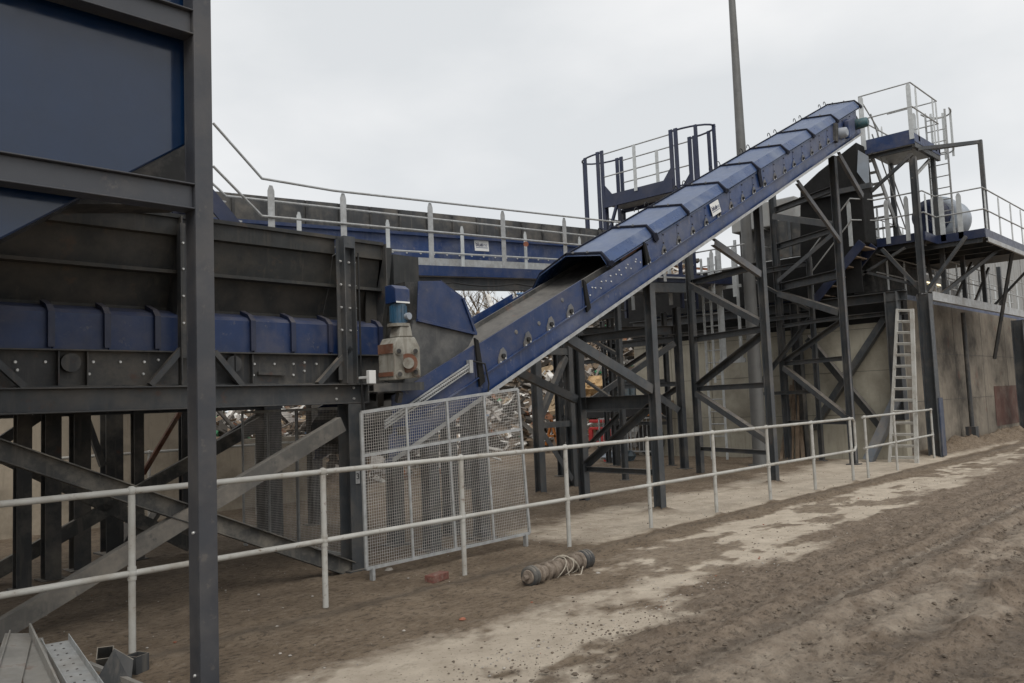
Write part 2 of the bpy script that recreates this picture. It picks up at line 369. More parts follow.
# loose stones, clods and crumbs of demolition rubble lying about (uncountable)
mb = MB()
for i in range(15000):
    X = random.uniform(1.6, 16); Y = random.uniform(1.2, 8.5)
    if random.random() < .6: Y = random.uniform(1.2, 4.0)
    elif random.random() < .3: Y = random.gauss(3.7 + .06*X, .4)
    r = random.choice((.003, .004, .004, .006, .007, .011)) * random.uniform(.7, 1.3)
    if Y < 3.4 and random.random() < .35: r *= 1.7
    if 3.9 < Y < 5.6 and random.random() < .6: continue
    mb.m = 0 if Y < 3.6 or random.random() < .62 else (1 if random.random() < .93 else 2)
    rock(mb, (X, Y, r*.3 + (.02 if Y < 3.6 else .002)), r, .5)
M['clod'] = mat('mud_clods', (.135, .108, .082), .95, var=.35, scale=20)
M['stone'] = mat('pale_stones', (.36, .33, .29), .9, var=.35, scale=9)
M['brickbit'] = mat('brick_crumbs', (.26, .10, .06), .9, var=.3, scale=9)
tag(mb.build('rubble_crumbs', [M['clod'], M['stone'], M['brickbit']]), 'loose mud clods and stone crumbs scattered over the yard', None, None, 'stuff')

# ------------------------------------------------------------------ guard rails
def guard_rail(name, label, posts, group=None, ret=False, r=.024, mt='rail', h=1.10, mid=.545, ends=(0, 0)):
    t = thing(name, label, 'guard rail', (posts[0][0], posts[0][1], 0), group)
    for p in posts:
        b = MB(); b.cyl((p[0], p[1], p[2]-.1), (p[0], p[1], p[2]+h-.0), r, n=12)
        b.ball((p[0], p[1], p[2]+h), r*1.45, 12, 8); b.ball((p[0], p[1], p[2]+mid), r*1.4, 12, 8, (1, 1, 1.1))
        b.cyl((p[0], p[1], p[2]+mid-.045), (p[0], p[1], p[2]+mid+.045), r*1.22, n=12)
        b.build('post', M[mt], t)
    for nm, z in (('top_rail', h), ('middle_rail', mid)):
        b = MB(); pts = [V((p[0], p[1], p[2]+z)) for p in posts]
        d = (pts[-1]-pts[-2]).normalized()
        if ends[1]: pts.append(pts[-1] + d*ends[1])
        if ends[0]: pts.insert(0, pts[0] - d*ends[0])
        b.tube(pts, r*.92, 12)
        if not ret or nm == 'middle_rail': b.build(nm, M[mt], t)
        else:
            e = pts[-1]; b.tube([e, e + V((.16, .01, 0)), e + V((.22, .01, -.06)), e + V((.22, .01, mid-h+.06)), e + V((.16, .01, mid-h)), e+V((0,0,mid-h))], r*.92, 12); b.build(nm, M[mt], t)
    return t
ps = [(2.27 + 1.523*k, 5.88, 0) for k in range(-2, 9)]
guard_rail('guard_rail', 'long two-bar tube guard rail on posts along the mud edge in front of the conveyor', ps, ret=True)
guard_rail('guard_rail', 'short tube guard rail crossing in front of the leaning ladder', [(15.25, 5.93, 0), (16.9, 6.0, 0), (19.6, 6.16, 0)], ends=(.12, .0))
guard_rail('guard_rail', 'far tube guard rail in shade before the buff concrete wall under the hopper', [(x, 12.3, 0) for x in (-1, 1.2, 3.4, 5.0, 6.7, 8.3)], r=.022)

# ------------------------------------------------------------------ wire mesh guards
def mesh_panel(label, c, nv, cell=.027, group='wire mesh machine guards', hz=(.28,), feet=True, r=.0015, fr=.030):
    BL, BR, TR, TL = [V(p) for p in c]
    t = thing('mesh_guard', label, 'mesh guard', BL, group)
    def P(u, v): return (BL*(1-u) + BR*u)*(1-v) + (TL*(1-u) + TR*u)*v
    nrm = (BR-BL).cross(TL-BL).normalized()
    b = MB()
    for k in range(nv+1): b.bar(P(k/nv, 0), P(k/nv, 1), fr if k in (0, nv) else fr*.8, .02, nrm)
    for v in (0, 1) + tuple(1-h for h in hz): b.bar(P(0, v), P(1, v), fr, .022, nrm)
    if feet:
        for u in (.03, .97):
            p = P(u, 0); b.bar(p, (p.x, p.y, -.05), .05, .03, (1, 0, 0))
    b.build('frame', M['galv'], t)
    b = MB(); nu = int((BR-BL).length/cell); nw = int((TL-BL).length/cell)
    for i in range(1, nu): b.bar(P(i/nu, 0), P(i/nu, 1), r*2, r*2, nrm)
    for i in range(1, nw): b.bar(P(0, i/nw) + nrm*.004, P(1, i/nw) + nrm*.004, r*2, r*2, nrm)
    b.build('wire_mesh', M['wire'], t)
    return t
yM = 6.48
mesh_panel('large pale wire mesh guard leaning beside the dark column, in front of the conveyor tail',
           [PY(366.5, 569, yM), PY(529.5, 533, yM), PY(517.5, 389, yM), PY(361, 412.5, yM)], 4)
mesh_panel('narrow wire mesh guard behind the dark column, nearer of the two shaded ones', [(5.0, 7.3, .1), (5.0, 8.25, .1), (5.0, 8.25, 1.62), (5.0, 7.3, 1.62)], 1, hz=())
mesh_panel('narrow wire mesh guard in deep shade beside the thick dark leg', [(5.0, 8.27, .1), (5.0, 9.5, .1), (5.0, 9.5, 1.62), (5.0, 8.27, 1.62)], 2, hz=())

# ------------------------------------------------------------------ front steel frame carrying a blue hopper
t = thing('support_gantry', 'smooth grey steel frame with tall post and cross beams close to the camera', 'steel frame', (2.25, 4.85, 0))
pxr = PY(215.2, 342, 4.80).x
for x in (pxr, -1.6):
    b = MB(); b.m = 0
    b.box((x-.115, 4.80, 0), (x, 4.812, 5.6)); b.box((x-.115, 4.93, 0), (x, 4.942, 5.6)); b.box((x-.063, 4.8125, 0), (x-.053, 4.9295, 5.6))
    b.box((x-.115, 4.8125, 0), (x-.109, 4.9295, 5.6))
    b.box((x-.14, 4.79, -.02), (x+.012, 4.96, .010))
    b.bolts([(x-.115, 4.87, .07), (x-.115, 4.87, .9)], (-1, 0, 0), .011, .01)
    b.build('post', [M['frame'], M['bolt']], t, bevel=.004)
for z in (2.93, 4.03, 5.15):
    b = MB(); xa, xb = -1.6, pxr-.1155
    b.box((xa, 4.8005, z+.071), (xb, 4.93, z+.08)); b.box((xa, 4.8005, z-.08), (xb, 4.93, z-.071)); b.box((xa, 4.835, z-.0705), (xb, 4.845, z+.0705))
    b.build('cross_beam', [M['frame'], M['bolt']], t, bevel=.003)
b = MB(); x0 = 0
a1 = PY(189, 143, 4.965); a2 = PY(0, 240, 4.965); sl = (a1.z-a2.z)/(a1.x-a2.x)
blx = PY(186.5, 143, 5.02).x
pts = [(-1.5, 4.965, a1.z - sl*(a1.x+1.5)), (a1.x, 4.965, a1.z), (a1.x, 4.965, 5.05), (-1.5, 4.965, 5.05)]
t2 = thing('storage_hopper', 'glossy deep blue steel hopper held in the grey frame overhead', 'hopper', (0, 5.02, 2.4))
b.prism(pts, (0, 1.5, 0)); b.build('body', M['tank'], t2, bevel=.012)
b = MB(); b.box((-1.5, 4.945, 5.055), (a1.x+.03, 4.99, 5.08)); b.build('stiffener', M['navy'], t2)
b = MB(); b.box((-1.5, 5.021, 5.085), (a1.x+.01, 6.5, 6.2)); b.build('upper_body', M['tank'], t2, bevel=.012)

# ------------------------------------------------------------------ feeder: dark hopper on a steel frame
t = thing('feed_hopper', 'long dark steel feed hopper over a row of blue belt hoods on a bolted frame', 'feed hopper', (4.9, 7.0, 0))
YF = 7.12
def zf(y, x=215, Y=YF): return PY(x, y, Y).z
xe = 5.40; xs_ = -1.2
z_rim, z_b1, z_led, z_hood, z_blue, z_ch, z_b = 3.385, 3.20, 2.86, 2.58, 2.50, 2.155, 1.865
# upper wall: rim band, sloping plate, ledge, lower plate; profile in Y-Z swept along X
def sweep(prof, x0, x1, thick=.012):
    b = MB(); n = len(prof); vs = [(x0, p[0], p[1]) for p in prof] + [(x1, p[0], p[1]) for p in prof]
    b.add(vs, [(i, i+1, n+i+1, n+i) for i in range(n-1)], False); return b
xseg = [xs_, PY(183, 240, YF).x, 4.80, xe]
prof = [(YF+.06, z_rim), (YF-.03, z_rim), (YF-.03, z_rim-.035), (YF, z_rim-.035), (YF, z_b1), (YF+.05, z_b1-.01), (YF+.12, z_led+.03), (YF+.02, z_led+.03), (YF+.02, z_led), (YF+.14, z_led), (YF+.26, z_hood), (YF+.26, 2.5)]
for i in range(3):
    b = sweep(prof, xseg[i]+.002, xseg[i+1]-.002)
    for xx in ((xseg[i]+xseg[i+1])/2,):
        pass
    b.build('side_plate', M['plate'], t)
b = MB()   # far wall and end plates
b.box((xs_, 9.4, 2.5), (xe, 9.43, z_rim)); b.build('rear_plate', M['plate'], t)
b = MB(); b.prism([(xe, YF, z_rim), (xe, YF+.0, z_b1), (xe, YF+.12, z_led), (xe, YF+.26, 2.45), (xe, 9.4, 2.45), (xe, 9.4, z_rim)], (.012, 0, 0)); b.build('end_plate', M['plate'], t)
b = MB(); b.box((xs_, 7.4, 2.40), (xe-.1, 9.35, 2.46)); b.build('pan', M['plate'], t)
# vertical flanges with bolts on the plates
for xx in (PY(181, 300, 7.08).x, 5.42-.02):
    b = MB(); b.prism([(xx, 7.06, z_rim-.02), (xx, 7.06, z_led), (xx, 7.24, 2.3), (xx, 7.42, 2.3), (xx, 7.30, z_rim-.02)], (.012, 0, 0)); b.build('splice_flange', M['steel_dirty'], t)
xx = PY(181, 300, 7.0).x
b = MB(); b.box((xx, 7.0, 1.87), (xx+.012, 7.07, z_rim-.1)); b.box((xx+.012, 7.0, 2.1), (xx+.09, 7.012, z_rim-.1))
zz = [PY(183, y, 7.0).z for y in (243, 269, 296, 323)]
b.bolts([(xx+.02, 7.0, z) for z in zz] + [(xx+.07, 7.0, z-.002) for z in zz], (0, -1, 0), .012, .014)
b.build('bolted_post', [M['steel_dirty'], M['bolt']], t, bevel=.002)
b = MB(); sx0 = PY(112, 232, 7.12).x
# blue hoods over the belt
edges = [PY(x, 325, YF+.02).x for x in (52, 108, 158, 176)] ; e2 = [PY(x, 325, YF+.02).x for x in (253, 293, 330, 345)]
stp = edges[1]-edges[0]
hx = [edges[0]-stp*k for k in (4, 3, 2, 1)] + edges[:3] + [edges[2]+(e2[0]-edges[2])*.42, e2[0], e2[1], e2[2], PY(380, 325, YF+.02).x]
for i in range(len(hx)-1):
    b = MB(); a, c = hx[i]+.003, hx[i+1]-.003
    b.prism([(a, YF+.02, z_ch+.005), (a, YF+.02, z_blue-.035), (a, YF+.06, z_blue), (a, YF+.22, z_blue+.05), (a, YF+.30, z_blue+.05), (a, YF+.30, z_ch+.005)], (c-a, 0, 0))
    h_ = b.build('belt_hood', M['blue'], t, bevel=.006)
    b = MB(); q = c-.035
    b.prism([(q, YF-.015, z_ch+.03), (q, YF-.015, z_blue-.03), (q, YF+.045, z_blue+.03), (q, YF+.2, z_blue+.085), (q, YF+.2, z_blue+.05), (q, YF+.055, z_blue-.01), (q, YF+.012, z_blue-.045), (q, YF+.012, z_ch+.03)], (.05, 0, 0))
    b.build('rib', M['navy'], h_)
# chassis channel below the hoods
b = MB(); b.box((xs_, YF+.03, z_b+.012), (xe, YF+.042, z_ch)); b.box((xs_, YF-.05, z_ch), (xe, YF+.2, z_ch+.012)); b.box((xs_, YF-.04, z_b), (xe, YF+.0295, z_b+.012))
for x in (57, 86, 214, 233, 251):
    q = PY(x, 365, YF).x; b.box((q, YF-.03, z_b+.0125), (q+.01, YF+.0295, z_ch-.0005))
for x in (70, 233):
    q = PY(x, 358, YF).x; b.cyl((q, YF+.03, 2.06), (q, YF-.03, 2.06), .075, n=18); 
bp = [(15,362),(45,362),(17,370),(93,362),(120,362),(144,362),(158,360),(89,374),(143,374),(254,364),(274,364),(293,364),(304,362.5),(316,364),(333,364),(304,371),(253,375),(293,375)]
b.bolts([PY(x, y, YF+.03) for x, y in bp], (0, -1, 0), .014, .014)
b.bar(PY(258, 373, YF), PY(285, 374, YF), .03, .03)
b.build('chassis_channel', [M['steel_dirty'], M['bolt']], t)
for (x0, y0, x1, y1) in ((318, 384, 350, 348), (242, 386, 214, 352), (150, 385, 184, 346), (24, 387, -8, 358)):
    b = MB(); b.bar(PY(x0, y0, 7.05), PY(x1, y1, 7.05), .05, .06, (0, 1, 0)); b.build('knee_brace', M['steel'], t)
# main beam, columns, bracing
b = MB(); b.ibeam((xs_, 7.05, 1.76), (5.06, 7.05, 1.76), .16, .20, .012)
b.box((5.0605, 6.97, 1.655), (5.072, 7.13, 1.865)); b.bolts([(4.93, 7.044, 1.82), (4.93, 7.044, 1.71), (4.72, 7.044, 1.82), (4.72, 7.044, 1.71)], (0, -1, 0), .014, .014)
b.build('main_beam', [M['steel'], M['bolt']], t, bevel=.003)
def hcol(b, x, y, z0, z1, w=.2, t_=.012):        # column, flanges facing -Y/+Y
    b.box((x-w/2, y-w/2, z0), (x+w/2, y-w/2+t_, z1)); b.box((x-w/2, y+w/2-t_, z0), (x+w/2, y+w/2, z1)); b.box((x-t_/2, y-w/2+t_+.0005, z0), (x+t_/2, y+w/2-t_-.0005, z1))
for x in (4.90, 1.42, -1.1):
    b = MB(); hcol(b, x, 7.05, 0, 1.655, .20); b.box((x-.16, 6.9, -.01), (x+.16, 7.2, .02)); b.build('column', M['steel'], t, bevel=.003)
for x in (4.86,):
    b = MB(); w = .135
    b.box((x-w/2, 6.95, 1.8655), (x-w/2+.012, 7.09, z_rim-.02)); b.box((x+w/2-.012, 6.95, 1.8655), (x+w/2, 7.09, z_rim-.02)); b.box((x-w/2+.0125, 7.02, 1.8655), (x+w/2-.0125, 7.03, z_rim-.02))
    b.box((x-w/2+.0125, 6.95, z_rim-.14), (x+w/2-.0125, 6.965, z_rim-.02))
    z4 = [PY(356, y, 6.95).z for y in (262, 285, 307.5, 330)]
    for sx in (-1, 1): b.bolts([(x+sx*(w/2+.018), 7.0, z) for z in z4] + [(x+sx*.03, 7.02, z) for z in z4], (0, -1, 0), .013, .016)
    b.box((x-w/2-.04, 7.0305, 1.9), (x+w/2+.04, 7.045, z_rim-.05)); b.box((x-.028, 6.965-.017, z_rim-.1), (x-.002, 6.9495, z_rim-.075))
    b.build('bolted_column', [M['steel'], M['bolt']], t, bevel=.003)
def dg(x0, y0, x1, y1, Y, kind='ch', w=.1, h=.16, mt='steel'):
    b = MB(); A, B = PY(x0, y0, Y), PY(x1, y1, Y)
    if kind == 'ch': b.chan(A, B, w, h, .012, (0, 0, 1), 1)
    elif kind == 'i': b.ibeam(A, B, w, h, .012)
    else: b.bar(A, B, w, h)
    return b
A = V((4.80, 6.99, .03)); B = PY(0, 450, 6.99); B2 = A + (B-A)*1.12
b = MB(); b.ibeam(A, B2, .12, .15, .010); b.build('diagonal_brace', M['dusty'], t, bevel=.002)
A = PY(341, 424, 6.985); B = PY(0, 630, 6.985)
M_ = A + (B-A)*.47
b = MB(); b.chan(A, A+(B-A)*1.1, .09, .15, .010, (0, 0, 1), -1); b.build('diagonal_brace', M['dusty2'], t, bevel=.002)
# rear frame of the feeder
for x in (5.49, 1.9, -1.0):
    b = MB(); hcol(b, x, 9.75, 0, 2.2, .24, .014); b.build('rear_column', M['steel'], t)
b = MB(); b.ibeam((xs_, 9.75, 1.76), (5.7, 9.75, 1.76), .18, .22); b.build('rear_beam', M['steel'], t)
for x in (4.9, 3.1, 1.42, -.6):
    b = MB(); b.ibeam((x, 7.14, 1.77), (x, 9.66, 1.77), .12, .18, .01); b.build('tie_beam', M['steel'], t)
for (x0, y0, x1, y1) in ((-40, 592, 262, 422), (-30, 440, 190, 545)):
    b = MB(); b.bar(PY(x0, y0, 9.6), PY(x1, y1, 9.6), .06, .15); b.build('diagonal_brace', M['dusty'], t)
b = MB(); b.bar(PY(0, 442, 9.5), PY(45, 412, 9.5), .06, .10); b.build('diagonal_brace', M['steel'], t)

# separate stanchions and struts seen below the feeder
for k, (px, py, w, d, lab) in enumerate(((22, 590, .13, .13, 'first dark stanchion under the feed hopper, nearest the photo edge'),
        (51, 580, .15, .14, 'thick dark stanchion under the hopper, second from the edge'), (80, 570, .17, .15, 'dark stanchion under the hopper with rust on its foot'),
        (112, 553, .20, .16, 'widest dark stanchion beneath the hopper, before the buff wall'), (138, 560, .11, .10, 'slim grey stanchion beneath the hopper between the widest one and the grey post'),
        (185, 545, .10, .12, 'slim dark stanchion partly hidden by the grey post'), (316, 525, .16, .16, 'dark stanchion behind the shaded mesh guards'))):
    p = PZ(px, py); b = MB(); hcol(b, p.x, p.y, 0, 2.35, w, .012); b.box((p.x-w*.8, p.y-w*.8, 0), (p.x+w*.8, p.y+w*.8, .018))
    tag(b.build('stanchion', M['steel_dirty'], None), lab, 'stanchion', 'stanchions under the feed hopper')
b = MB(); b.bar(PY(180, 475, 10.0), PY(146, 410, 10.0) if False else PY(178, 414, 10.0), .05, .05)
b = MB(); b.bar(PY(143, 474, 10.1), PY(180, 412, 10.1), .05, .05); tag(b.build('strut', M['rust'], None), 'thin rusty strut slanting between two stanchions under the hopper', 'strut')
b = MB(); b.bar(PY(103, 466, 10.3), PY(84, 412, 10.3), .07, .07); tag(b.build('strut', M['steel_dirty'], None), 'short dark strut slanting down beside the widest stanchion', 'strut')
b = MB(); b.bar(PY(205, 455, 9.9), PY(262, 416, 9.9), .07, .15); tag(b.build('strut', M['steel'], None), 'heavy dark strut crossing the bright gap beside the grey post', 'strut')
b = MB(); b.bar((4.0, 10.8, 0), (4.25, 10.8, .42), .06, .30, (0, 1, 0)); b.bar((4.15, 10.7, 0), (4.5, 10.75, .45), .05, .2, (0, 1, 0)); tag(b.build('scrap_plate', M['steel_dirty'], None), 'dark scrap plates propped on the ground in shade behind the grey post', 'scrap plate')

# ------------------------------------------------------------------ gearbox with motor
t = thing('gear_motor', 'weathered cream gearbox with rust and a small blue motor standing on top', 'gear motor', (5.3, 6.45, 1.9))
Yg = 6.40
def gp(x, y, Y=Yg): return PY(x, y, Y)
b = MB()
b.prism([gp(395, 380), gp(421, 377), gp(420, 347), gp(415, 337), gp(398, 337), gp(394, 345)], (0, .26, 0))
b.prism([gp(399, 336.8), gp(413, 336.8), gp(411, 326), gp(401, 326)], (0, .16, 0))
for x, y in ((399, 351), (415.5, 351), (400, 374), (416, 372)): b.cyl(gp(x, y), gp(x, y, Yg-.03), .040, n=14)
hs_ = b.build('housing', M['cream'], t, bevel=.012)
b = MB(); b.cyl(gp(408, 363), gp(408, 363, Yg-.025), .095, n=24); b.build('rusty_boss', M['rust'], hs_)
b = MB(); b.cyl(gp(408.5, 363, Yg-.025), gp(408.5, 363, Yg-.08), .055, n=20); b.build('shaft_cap', M['cream'], hs_, bevel=.006)
for x, y in ((399, 351), (415.5, 351), (400, 374), (416, 372)):
    b = MB(); b.cyl(gp(x, y, Yg-.0305), gp(x, y, Yg-.045), .023, n=10); b.build('bolt_cap', M['rubber'], hs_)
b = MB(); A_ = gp(395, 350); z0g, z1g = gp(395, 378).z, gp(395, 346).z
for k in range(2):
    b = MB(); b.box((A_.x-.02, Yg+.25, z0g+.02+k*(z1g-z0g)*.72), (A_.x-.004, Yg+.02, z0g+(k+.28)*(z1g-z0g)*.72 + k*.05)); b.build('rust_band', M['rust'], hs_)
q = gp(405, 326); qy = Yg+.10
b = MB(); b.cyl((q.x, qy, q.z), (q.x, qy, q.z+.03), .115, n=20); b.build('adapter_flange', M['cream'], t)
b = MB(); top = gp(404, 303).z; b.cyl((q.x, qy, q.z+.031), (q.x, qy, top), .078, n=20)
for k in range(14):
    w = 2*math.pi*k/14; b.bar((q.x+.080*math.cos(w), qy+.080*math.sin(w), q.z+.05), (q.x+.080*math.cos(w), qy+.080*math.sin(w), top-.02), .006, .016, (math.cos(w), math.sin(w), 0))
mo_ = b.build('motor_body', M['teal'], t)
b = MB(); b.cyl((q.x+.04, qy-.07, q.z+.10), (q.x+.045, qy-.12, q.z+.10), .035, n=12); b.build('terminal_cover', M['drum'], mo_)
b = MB(); zt = gp(403, 284.5).z
b.prism([(q.x-.095, qy-.085, top+.004), (q.x-.095, qy-.085, zt-.04), (q.x-.095, qy-.02, zt), (q.x-.095, qy+.085, zt), (q.x-.095, qy+.085, top+.004)], (.18, 0, 0)); b.build('motor_cowl', M['blue'], mo_, bevel=.006)
b = MB(); b.box((q.x-.09, qy-.0875, top+.002), (q.x+.08, qy-.0855, top+.018)); b.build('label_strip', M['white'], mo_)
q = PY(371.5, 377, 6.6)
b = MB(); b.box((q.x-.04, 6.58, q.z-.065), (q.x+.04, 6.63, q.z+.065)); b.box((q.x-.012, 6.63, q.z-.012), (q.x+.012, 6.80, q.z+.012)); tag(b.build('junction_box', M['white'], None, bevel=.004), 'small white junction box hung beside the cream gearbox', 'junction box')
b = MB(); b.chan(PY(371, 388, 6.5), PY(421, 386, 6.5), .1, .08); b.bar(PY(380, 390, 6.6), PY(380, 404, 6.9), .06, .06, (1, 0, 0)); b.bar(PY(400, 392, 6.5), PY(398, 402, 6.55), .05, .05, (1, 0, 0)); tag(b.build('motor_bracket', M['steel_dirty'], None), 'dusty steel bracket beneath the cream gearbox', 'bracket')
# number tag
q = PY(357.5, 477, 6.945)
t = thing('number_tag', 'small metal tag with the numeral three on the dark column', 'tag', q)
b = MB(); b.box((q.x-.024, 6.938, q.z-.065), (q.x+.024, 6.947, q.z+.065)); b.build('plate', M['galv'], t)
def text_mesh(s, size, mt, mw, parent, name='lettering', bold=0):
    c = bpy.data.curves.new('lettering_curve', 'FONT'); c.body = s; c.size = size; c.extrude = .0012; c.align_x = 'LEFT'; c.align_y = 'BOTTOM_BASELINE'; c.offset = bold
    o = bpy.data.objects.new('lettering_tmp', c); COL.objects.link(o); dg_ = bpy.context.evaluated_depsgraph_get()
    me = bpy.data.meshes.new_from_object(o.evaluated_get(dg_)); bpy.data.objects.remove(o)
    me.transform(mw); me.materials.clear(); me.materials.append(M[mt]); n = bpy.data.objects.new(name, me); COL.objects.link(n); n.parent = parent
    if parent.type == 'EMPTY': n.location = -V(parent.location)
    return n
def basis(o, ex, ey):
    ex = V(ex).normalized(); ez = ex.cross(V(ey)).normalized(); ey = ez.cross(ex)
    m = Matrix((ex, ey, ez)).transposed().to_4x4(); m.translation = V(o); return m
text_mesh('3', .085, 'black', basis((q.x-.022, 6.9365, q.z-.02), (1, 0, 0), (0, 0, 1)), t)

b = MB(); zl = PY(187, 204, 6.1).z
b.prism([PY(40, 204, 6.1), (PY(189, 204, 6.1).x, 6.1, zl), (PY(189, 204, 6.1).x, 6.1, PY(189, 120, 6.1).z), (PY(40, 204, 6.1).x, 6.1, PY(189, 120, 6.1).z)], (0, .35, 0))
b.build('discharge_chute', M['rubber'], t2)

# ------------------------------------------------------------------ inclined covered belt conveyor
SL = .468
YN, YFAR = 6.6, 7.95
def Cz(X, h=0.0): return 2.40 + SL*(X - 7.86) + h
def C(X, Y, h): return V((X, Y, Cz(X, h)))
inc = thing('inclined_conveyor', 'long blue inclined belt conveyor rising under stepped covers', 'conveyor', (4.9, 7.2, 0))
X0, X1 = 5.03, 17.9
def strip(b, xa, xb, y, h0, h1, th=.02):      # plate along the incline at Y=y, from height h0 to h1 over the bottom line
    b.prism([C(xa, y, h0), C(xb, y, h0), C(xb, y, h1), C(xa, y, h1)], (0, th, 0)); return b
# frame channels (near and far): bottom flange, web band, lip
for y, s in ((YN, 1), (YFAR, -1)):
    b = MB(); strip(b, X0, X1, y if s > 0 else y-.02, 0.0, .235)
    b.prism([C(X0, y - .04*s, -.012), C(X1, y - .04*s, -.012), C(X1, y + .10*s, -.012), C(X0, y + .10*s, -.012)], (0, 0, .0115))
    b.prism([C(X0, y - .028*s, .236), C(X1, y - .028*s, .236), C(X1, y + .02*s, .236), C(X0, y + .02*s, .236)], (0, 0, .012))
    b.build('frame_channel', M['blue_side'], inc)
b = MB(); strip(b, X0, X1, YN-.052, -.012, .035, .010); b.build('edge_angle', M['galv'], inc)
# side plates in sections
def bracket(b, x, h, s=1.0):       # roller end plate: rounded triangle with a bolt and pin
    y = YN-.0005
    pts = [C(x-.055*s, y, h-.06*s), C(x+.055*s, y, h-.045*s), C(x+.05*s, y, h+.02*s), C(x+.015*s, y, h+.075*s), C(x-.02*s, y, h+.07*s), C(x-.055*s, y, h+.0*s)]
    b.m = 1; b.prism(pts, (0, -.014, 0)); b.m = 2; b.cyl(C(x, y-.0145, h+.005), C(x, y-.04, h+.005), .021*s, n=10)
    b.m = 3; b.cyl(C(x-.03*s, y-.0145, h-.04*s), C(x-.03*s, y-.024, h-.04*s), .012, n=6); b.cyl(C(x+.03*s, y-.0145, h-.03*s), C(x+.03*s, y-.024, h-.03*s), .012, n=6); b.m = 0
sec = [(X0+.05, 8.12, .60, 'near'), (8.30, 9.50, .50, 'mid')]
brX = [6.65, 7.08, 7.5, 7.88]
b = MB(); strip(b, X0+.05, 6.22, YN, .249, .62); b.build('side_plate', M['blue'], inc)
b = MB(); strip(b, 6.23, 8.14, YN, .249, .60)
for x in brX: bracket(b, x, .30, 1.25)
b.m = 3
for x, h in ((6.9, .47), (7.3, .40), (7.75, .5)): b.bolts([C(x, YN, h)], (0, -1, 0), .03, .008, 1)
b.build('side_plate', [M['blue'], M['lug'], M['black'], M['bolt']], inc, bevel=0)
b = MB(); strip(b, 8.15, 9.50, YN, .249, .50)
pp = []
for i in range(11): pp.append(C(8.3 + i*.115, YN, .34 + .05*(i % 2))); 
for i in range(6): pp.append(C(8.35+i*.2, YN, .42))
b.bolts(pp, (0, -1, 0), .012, .01, 3); b.build('side_plate', [M['blue_side'], M['lug'], M['black'], M['bolt']], inc)
for xc, w_, h0, h1 in ((6.24, .05, .16, .70), (8.17, .05, .18, .60), (9.55, .06, .28, .60)):
    b = MB(); b.prism([C(xc-w_/2, YN-.03, h1), C(xc+w_/2, YN-.03, h1-.05), C(xc+w_/2+.08, YN-.03, h0), C(xc+w_/2, YN-.03, h0-.02), C(xc-w_/2+.04, YN-.03, h0+.1)], (0, .0285, 0)); b.build('joint_clamp', M['iron'], inc)
seams = [9.62 + .405*i for i in range(21)]
for i, x in enumerate(seams[:-1]):
    b = MB(); strip(b, x+.004, seams[i+1]-.004, YN + (.002 if i % 2 else 0), .249, .565)
    bracket(b, x+.02, .29, 1.0); b.bolts([C(x+.03, YN, .52), C(x+.03, YN, .40)], (0, -1, 0), .013, .01, 2)
    b.build('side_plate', [M['blue_side'], M['lug'], M['black'], M['bolt']], inc)
b = MB(); strip(b, X0+.05, 8.25, YFAR-.02, .249, .54); strip(b, 8.25, 9.5, YFAR-.02, .249, .46); strip(b, 9.5, X1, YFAR-.02, .249, .60); b.build('far_side_plate', M['blue_side'], inc)
# skirt rubbers and belt seen inside the open lower part
b = MB(); b.prism([C(6.1, YN+.16, .56), C(9.6, YN+.16, .53), C(9.6, YN+.16, .36), C(6.1, YN+.16, .36)], (0, .03, 0)); b.build('skirt_rubber', M['belt'], inc)
b = MB(); b.prism([C(6.1, YFAR-.16, .47), C(9.6, YFAR-.16, .47), C(9.6, YFAR-.16, .36), C(6.1, YFAR-.16, .36)], (0, .03, 0)); b.build('skirt_rubber', M['belt'], inc)
b = MB(); prof = [(YN+.06, .43), (YN+.40, .35), (YFAR-.40, .35), (YFAR-.06, .43)]
vs_ = [C(X0, p[0], p[1]) for p in prof] + [C(X1, p[0], p[1]) for p in prof]; vs_ += [v - V((0, 0, .02)) for v in vs_]
b.add(vs_, [(i, i+1, i+5, i+4) for i in range(3)] + [(i+8, i+12, i+13, i+9) for i in range(3)], False); b.build('belt', M['belt'], inc)
b = MB(); b.prism([C(X0, YN+.1, .06), C(X1, YN+.1, .06), C(X1, YN+.1, .08), C(X0, YN+.1, .08)], (0, YFAR-YN-.2, 0)); b.build('return_belt', M['rubber'], inc)
for i in range(9):
    x = 5.4 + 1.5*i; b = MB(); b.bar(C(x, YN+.02, .12), C(x, YFAR-.02, .12), .07, .07); b.build('cross_member', M['steel'], inc)
for x, r in ((X0+.12, .20), (X1-.12, .24)):
    b = MB(); b.cyl(C(x, YN+.05, .24), C(x, YFAR-.05, .24), r, n=24); b.cyl(C(x, YN-.12, .24), C(x, YFAR+.12, .24), .04, n=12); b.build('pulley', M['rubber'], inc)
# take-up slot with threaded rod
b = MB(); A, B = C(4.95, YN-.03, .40), C(6.12, YN-.03, .43)
b.bar(A + V((0,0,.035)), B + V((0,0,.035)), .02, .012); b.bar(A - V((0,0,.035)), B - V((0,0,.035)), .02, .012); b.cyl(A, B, .014, n=8)
n = 46
for i in range(n): p = A + (B-A)*(i+.5)/n; b.bar(p - (B-A)*.0025, p + (B-A)*.0025, .03, .045)
b.bar(B + V((0,0,-.07)), B + V((0,0,.07)), .05, .05, (1, 0, 0)); b.build('take_up_screw', M['galv'], inc)
b = MB(); b.tube([C(6.16, YN-.04, .47), C(6.33, YN-.05, .36), C(6.38, YN-.05, .12), C(6.36, YN-.04, -.03)], .009, 6); b.build('cable', M['black'], inc)
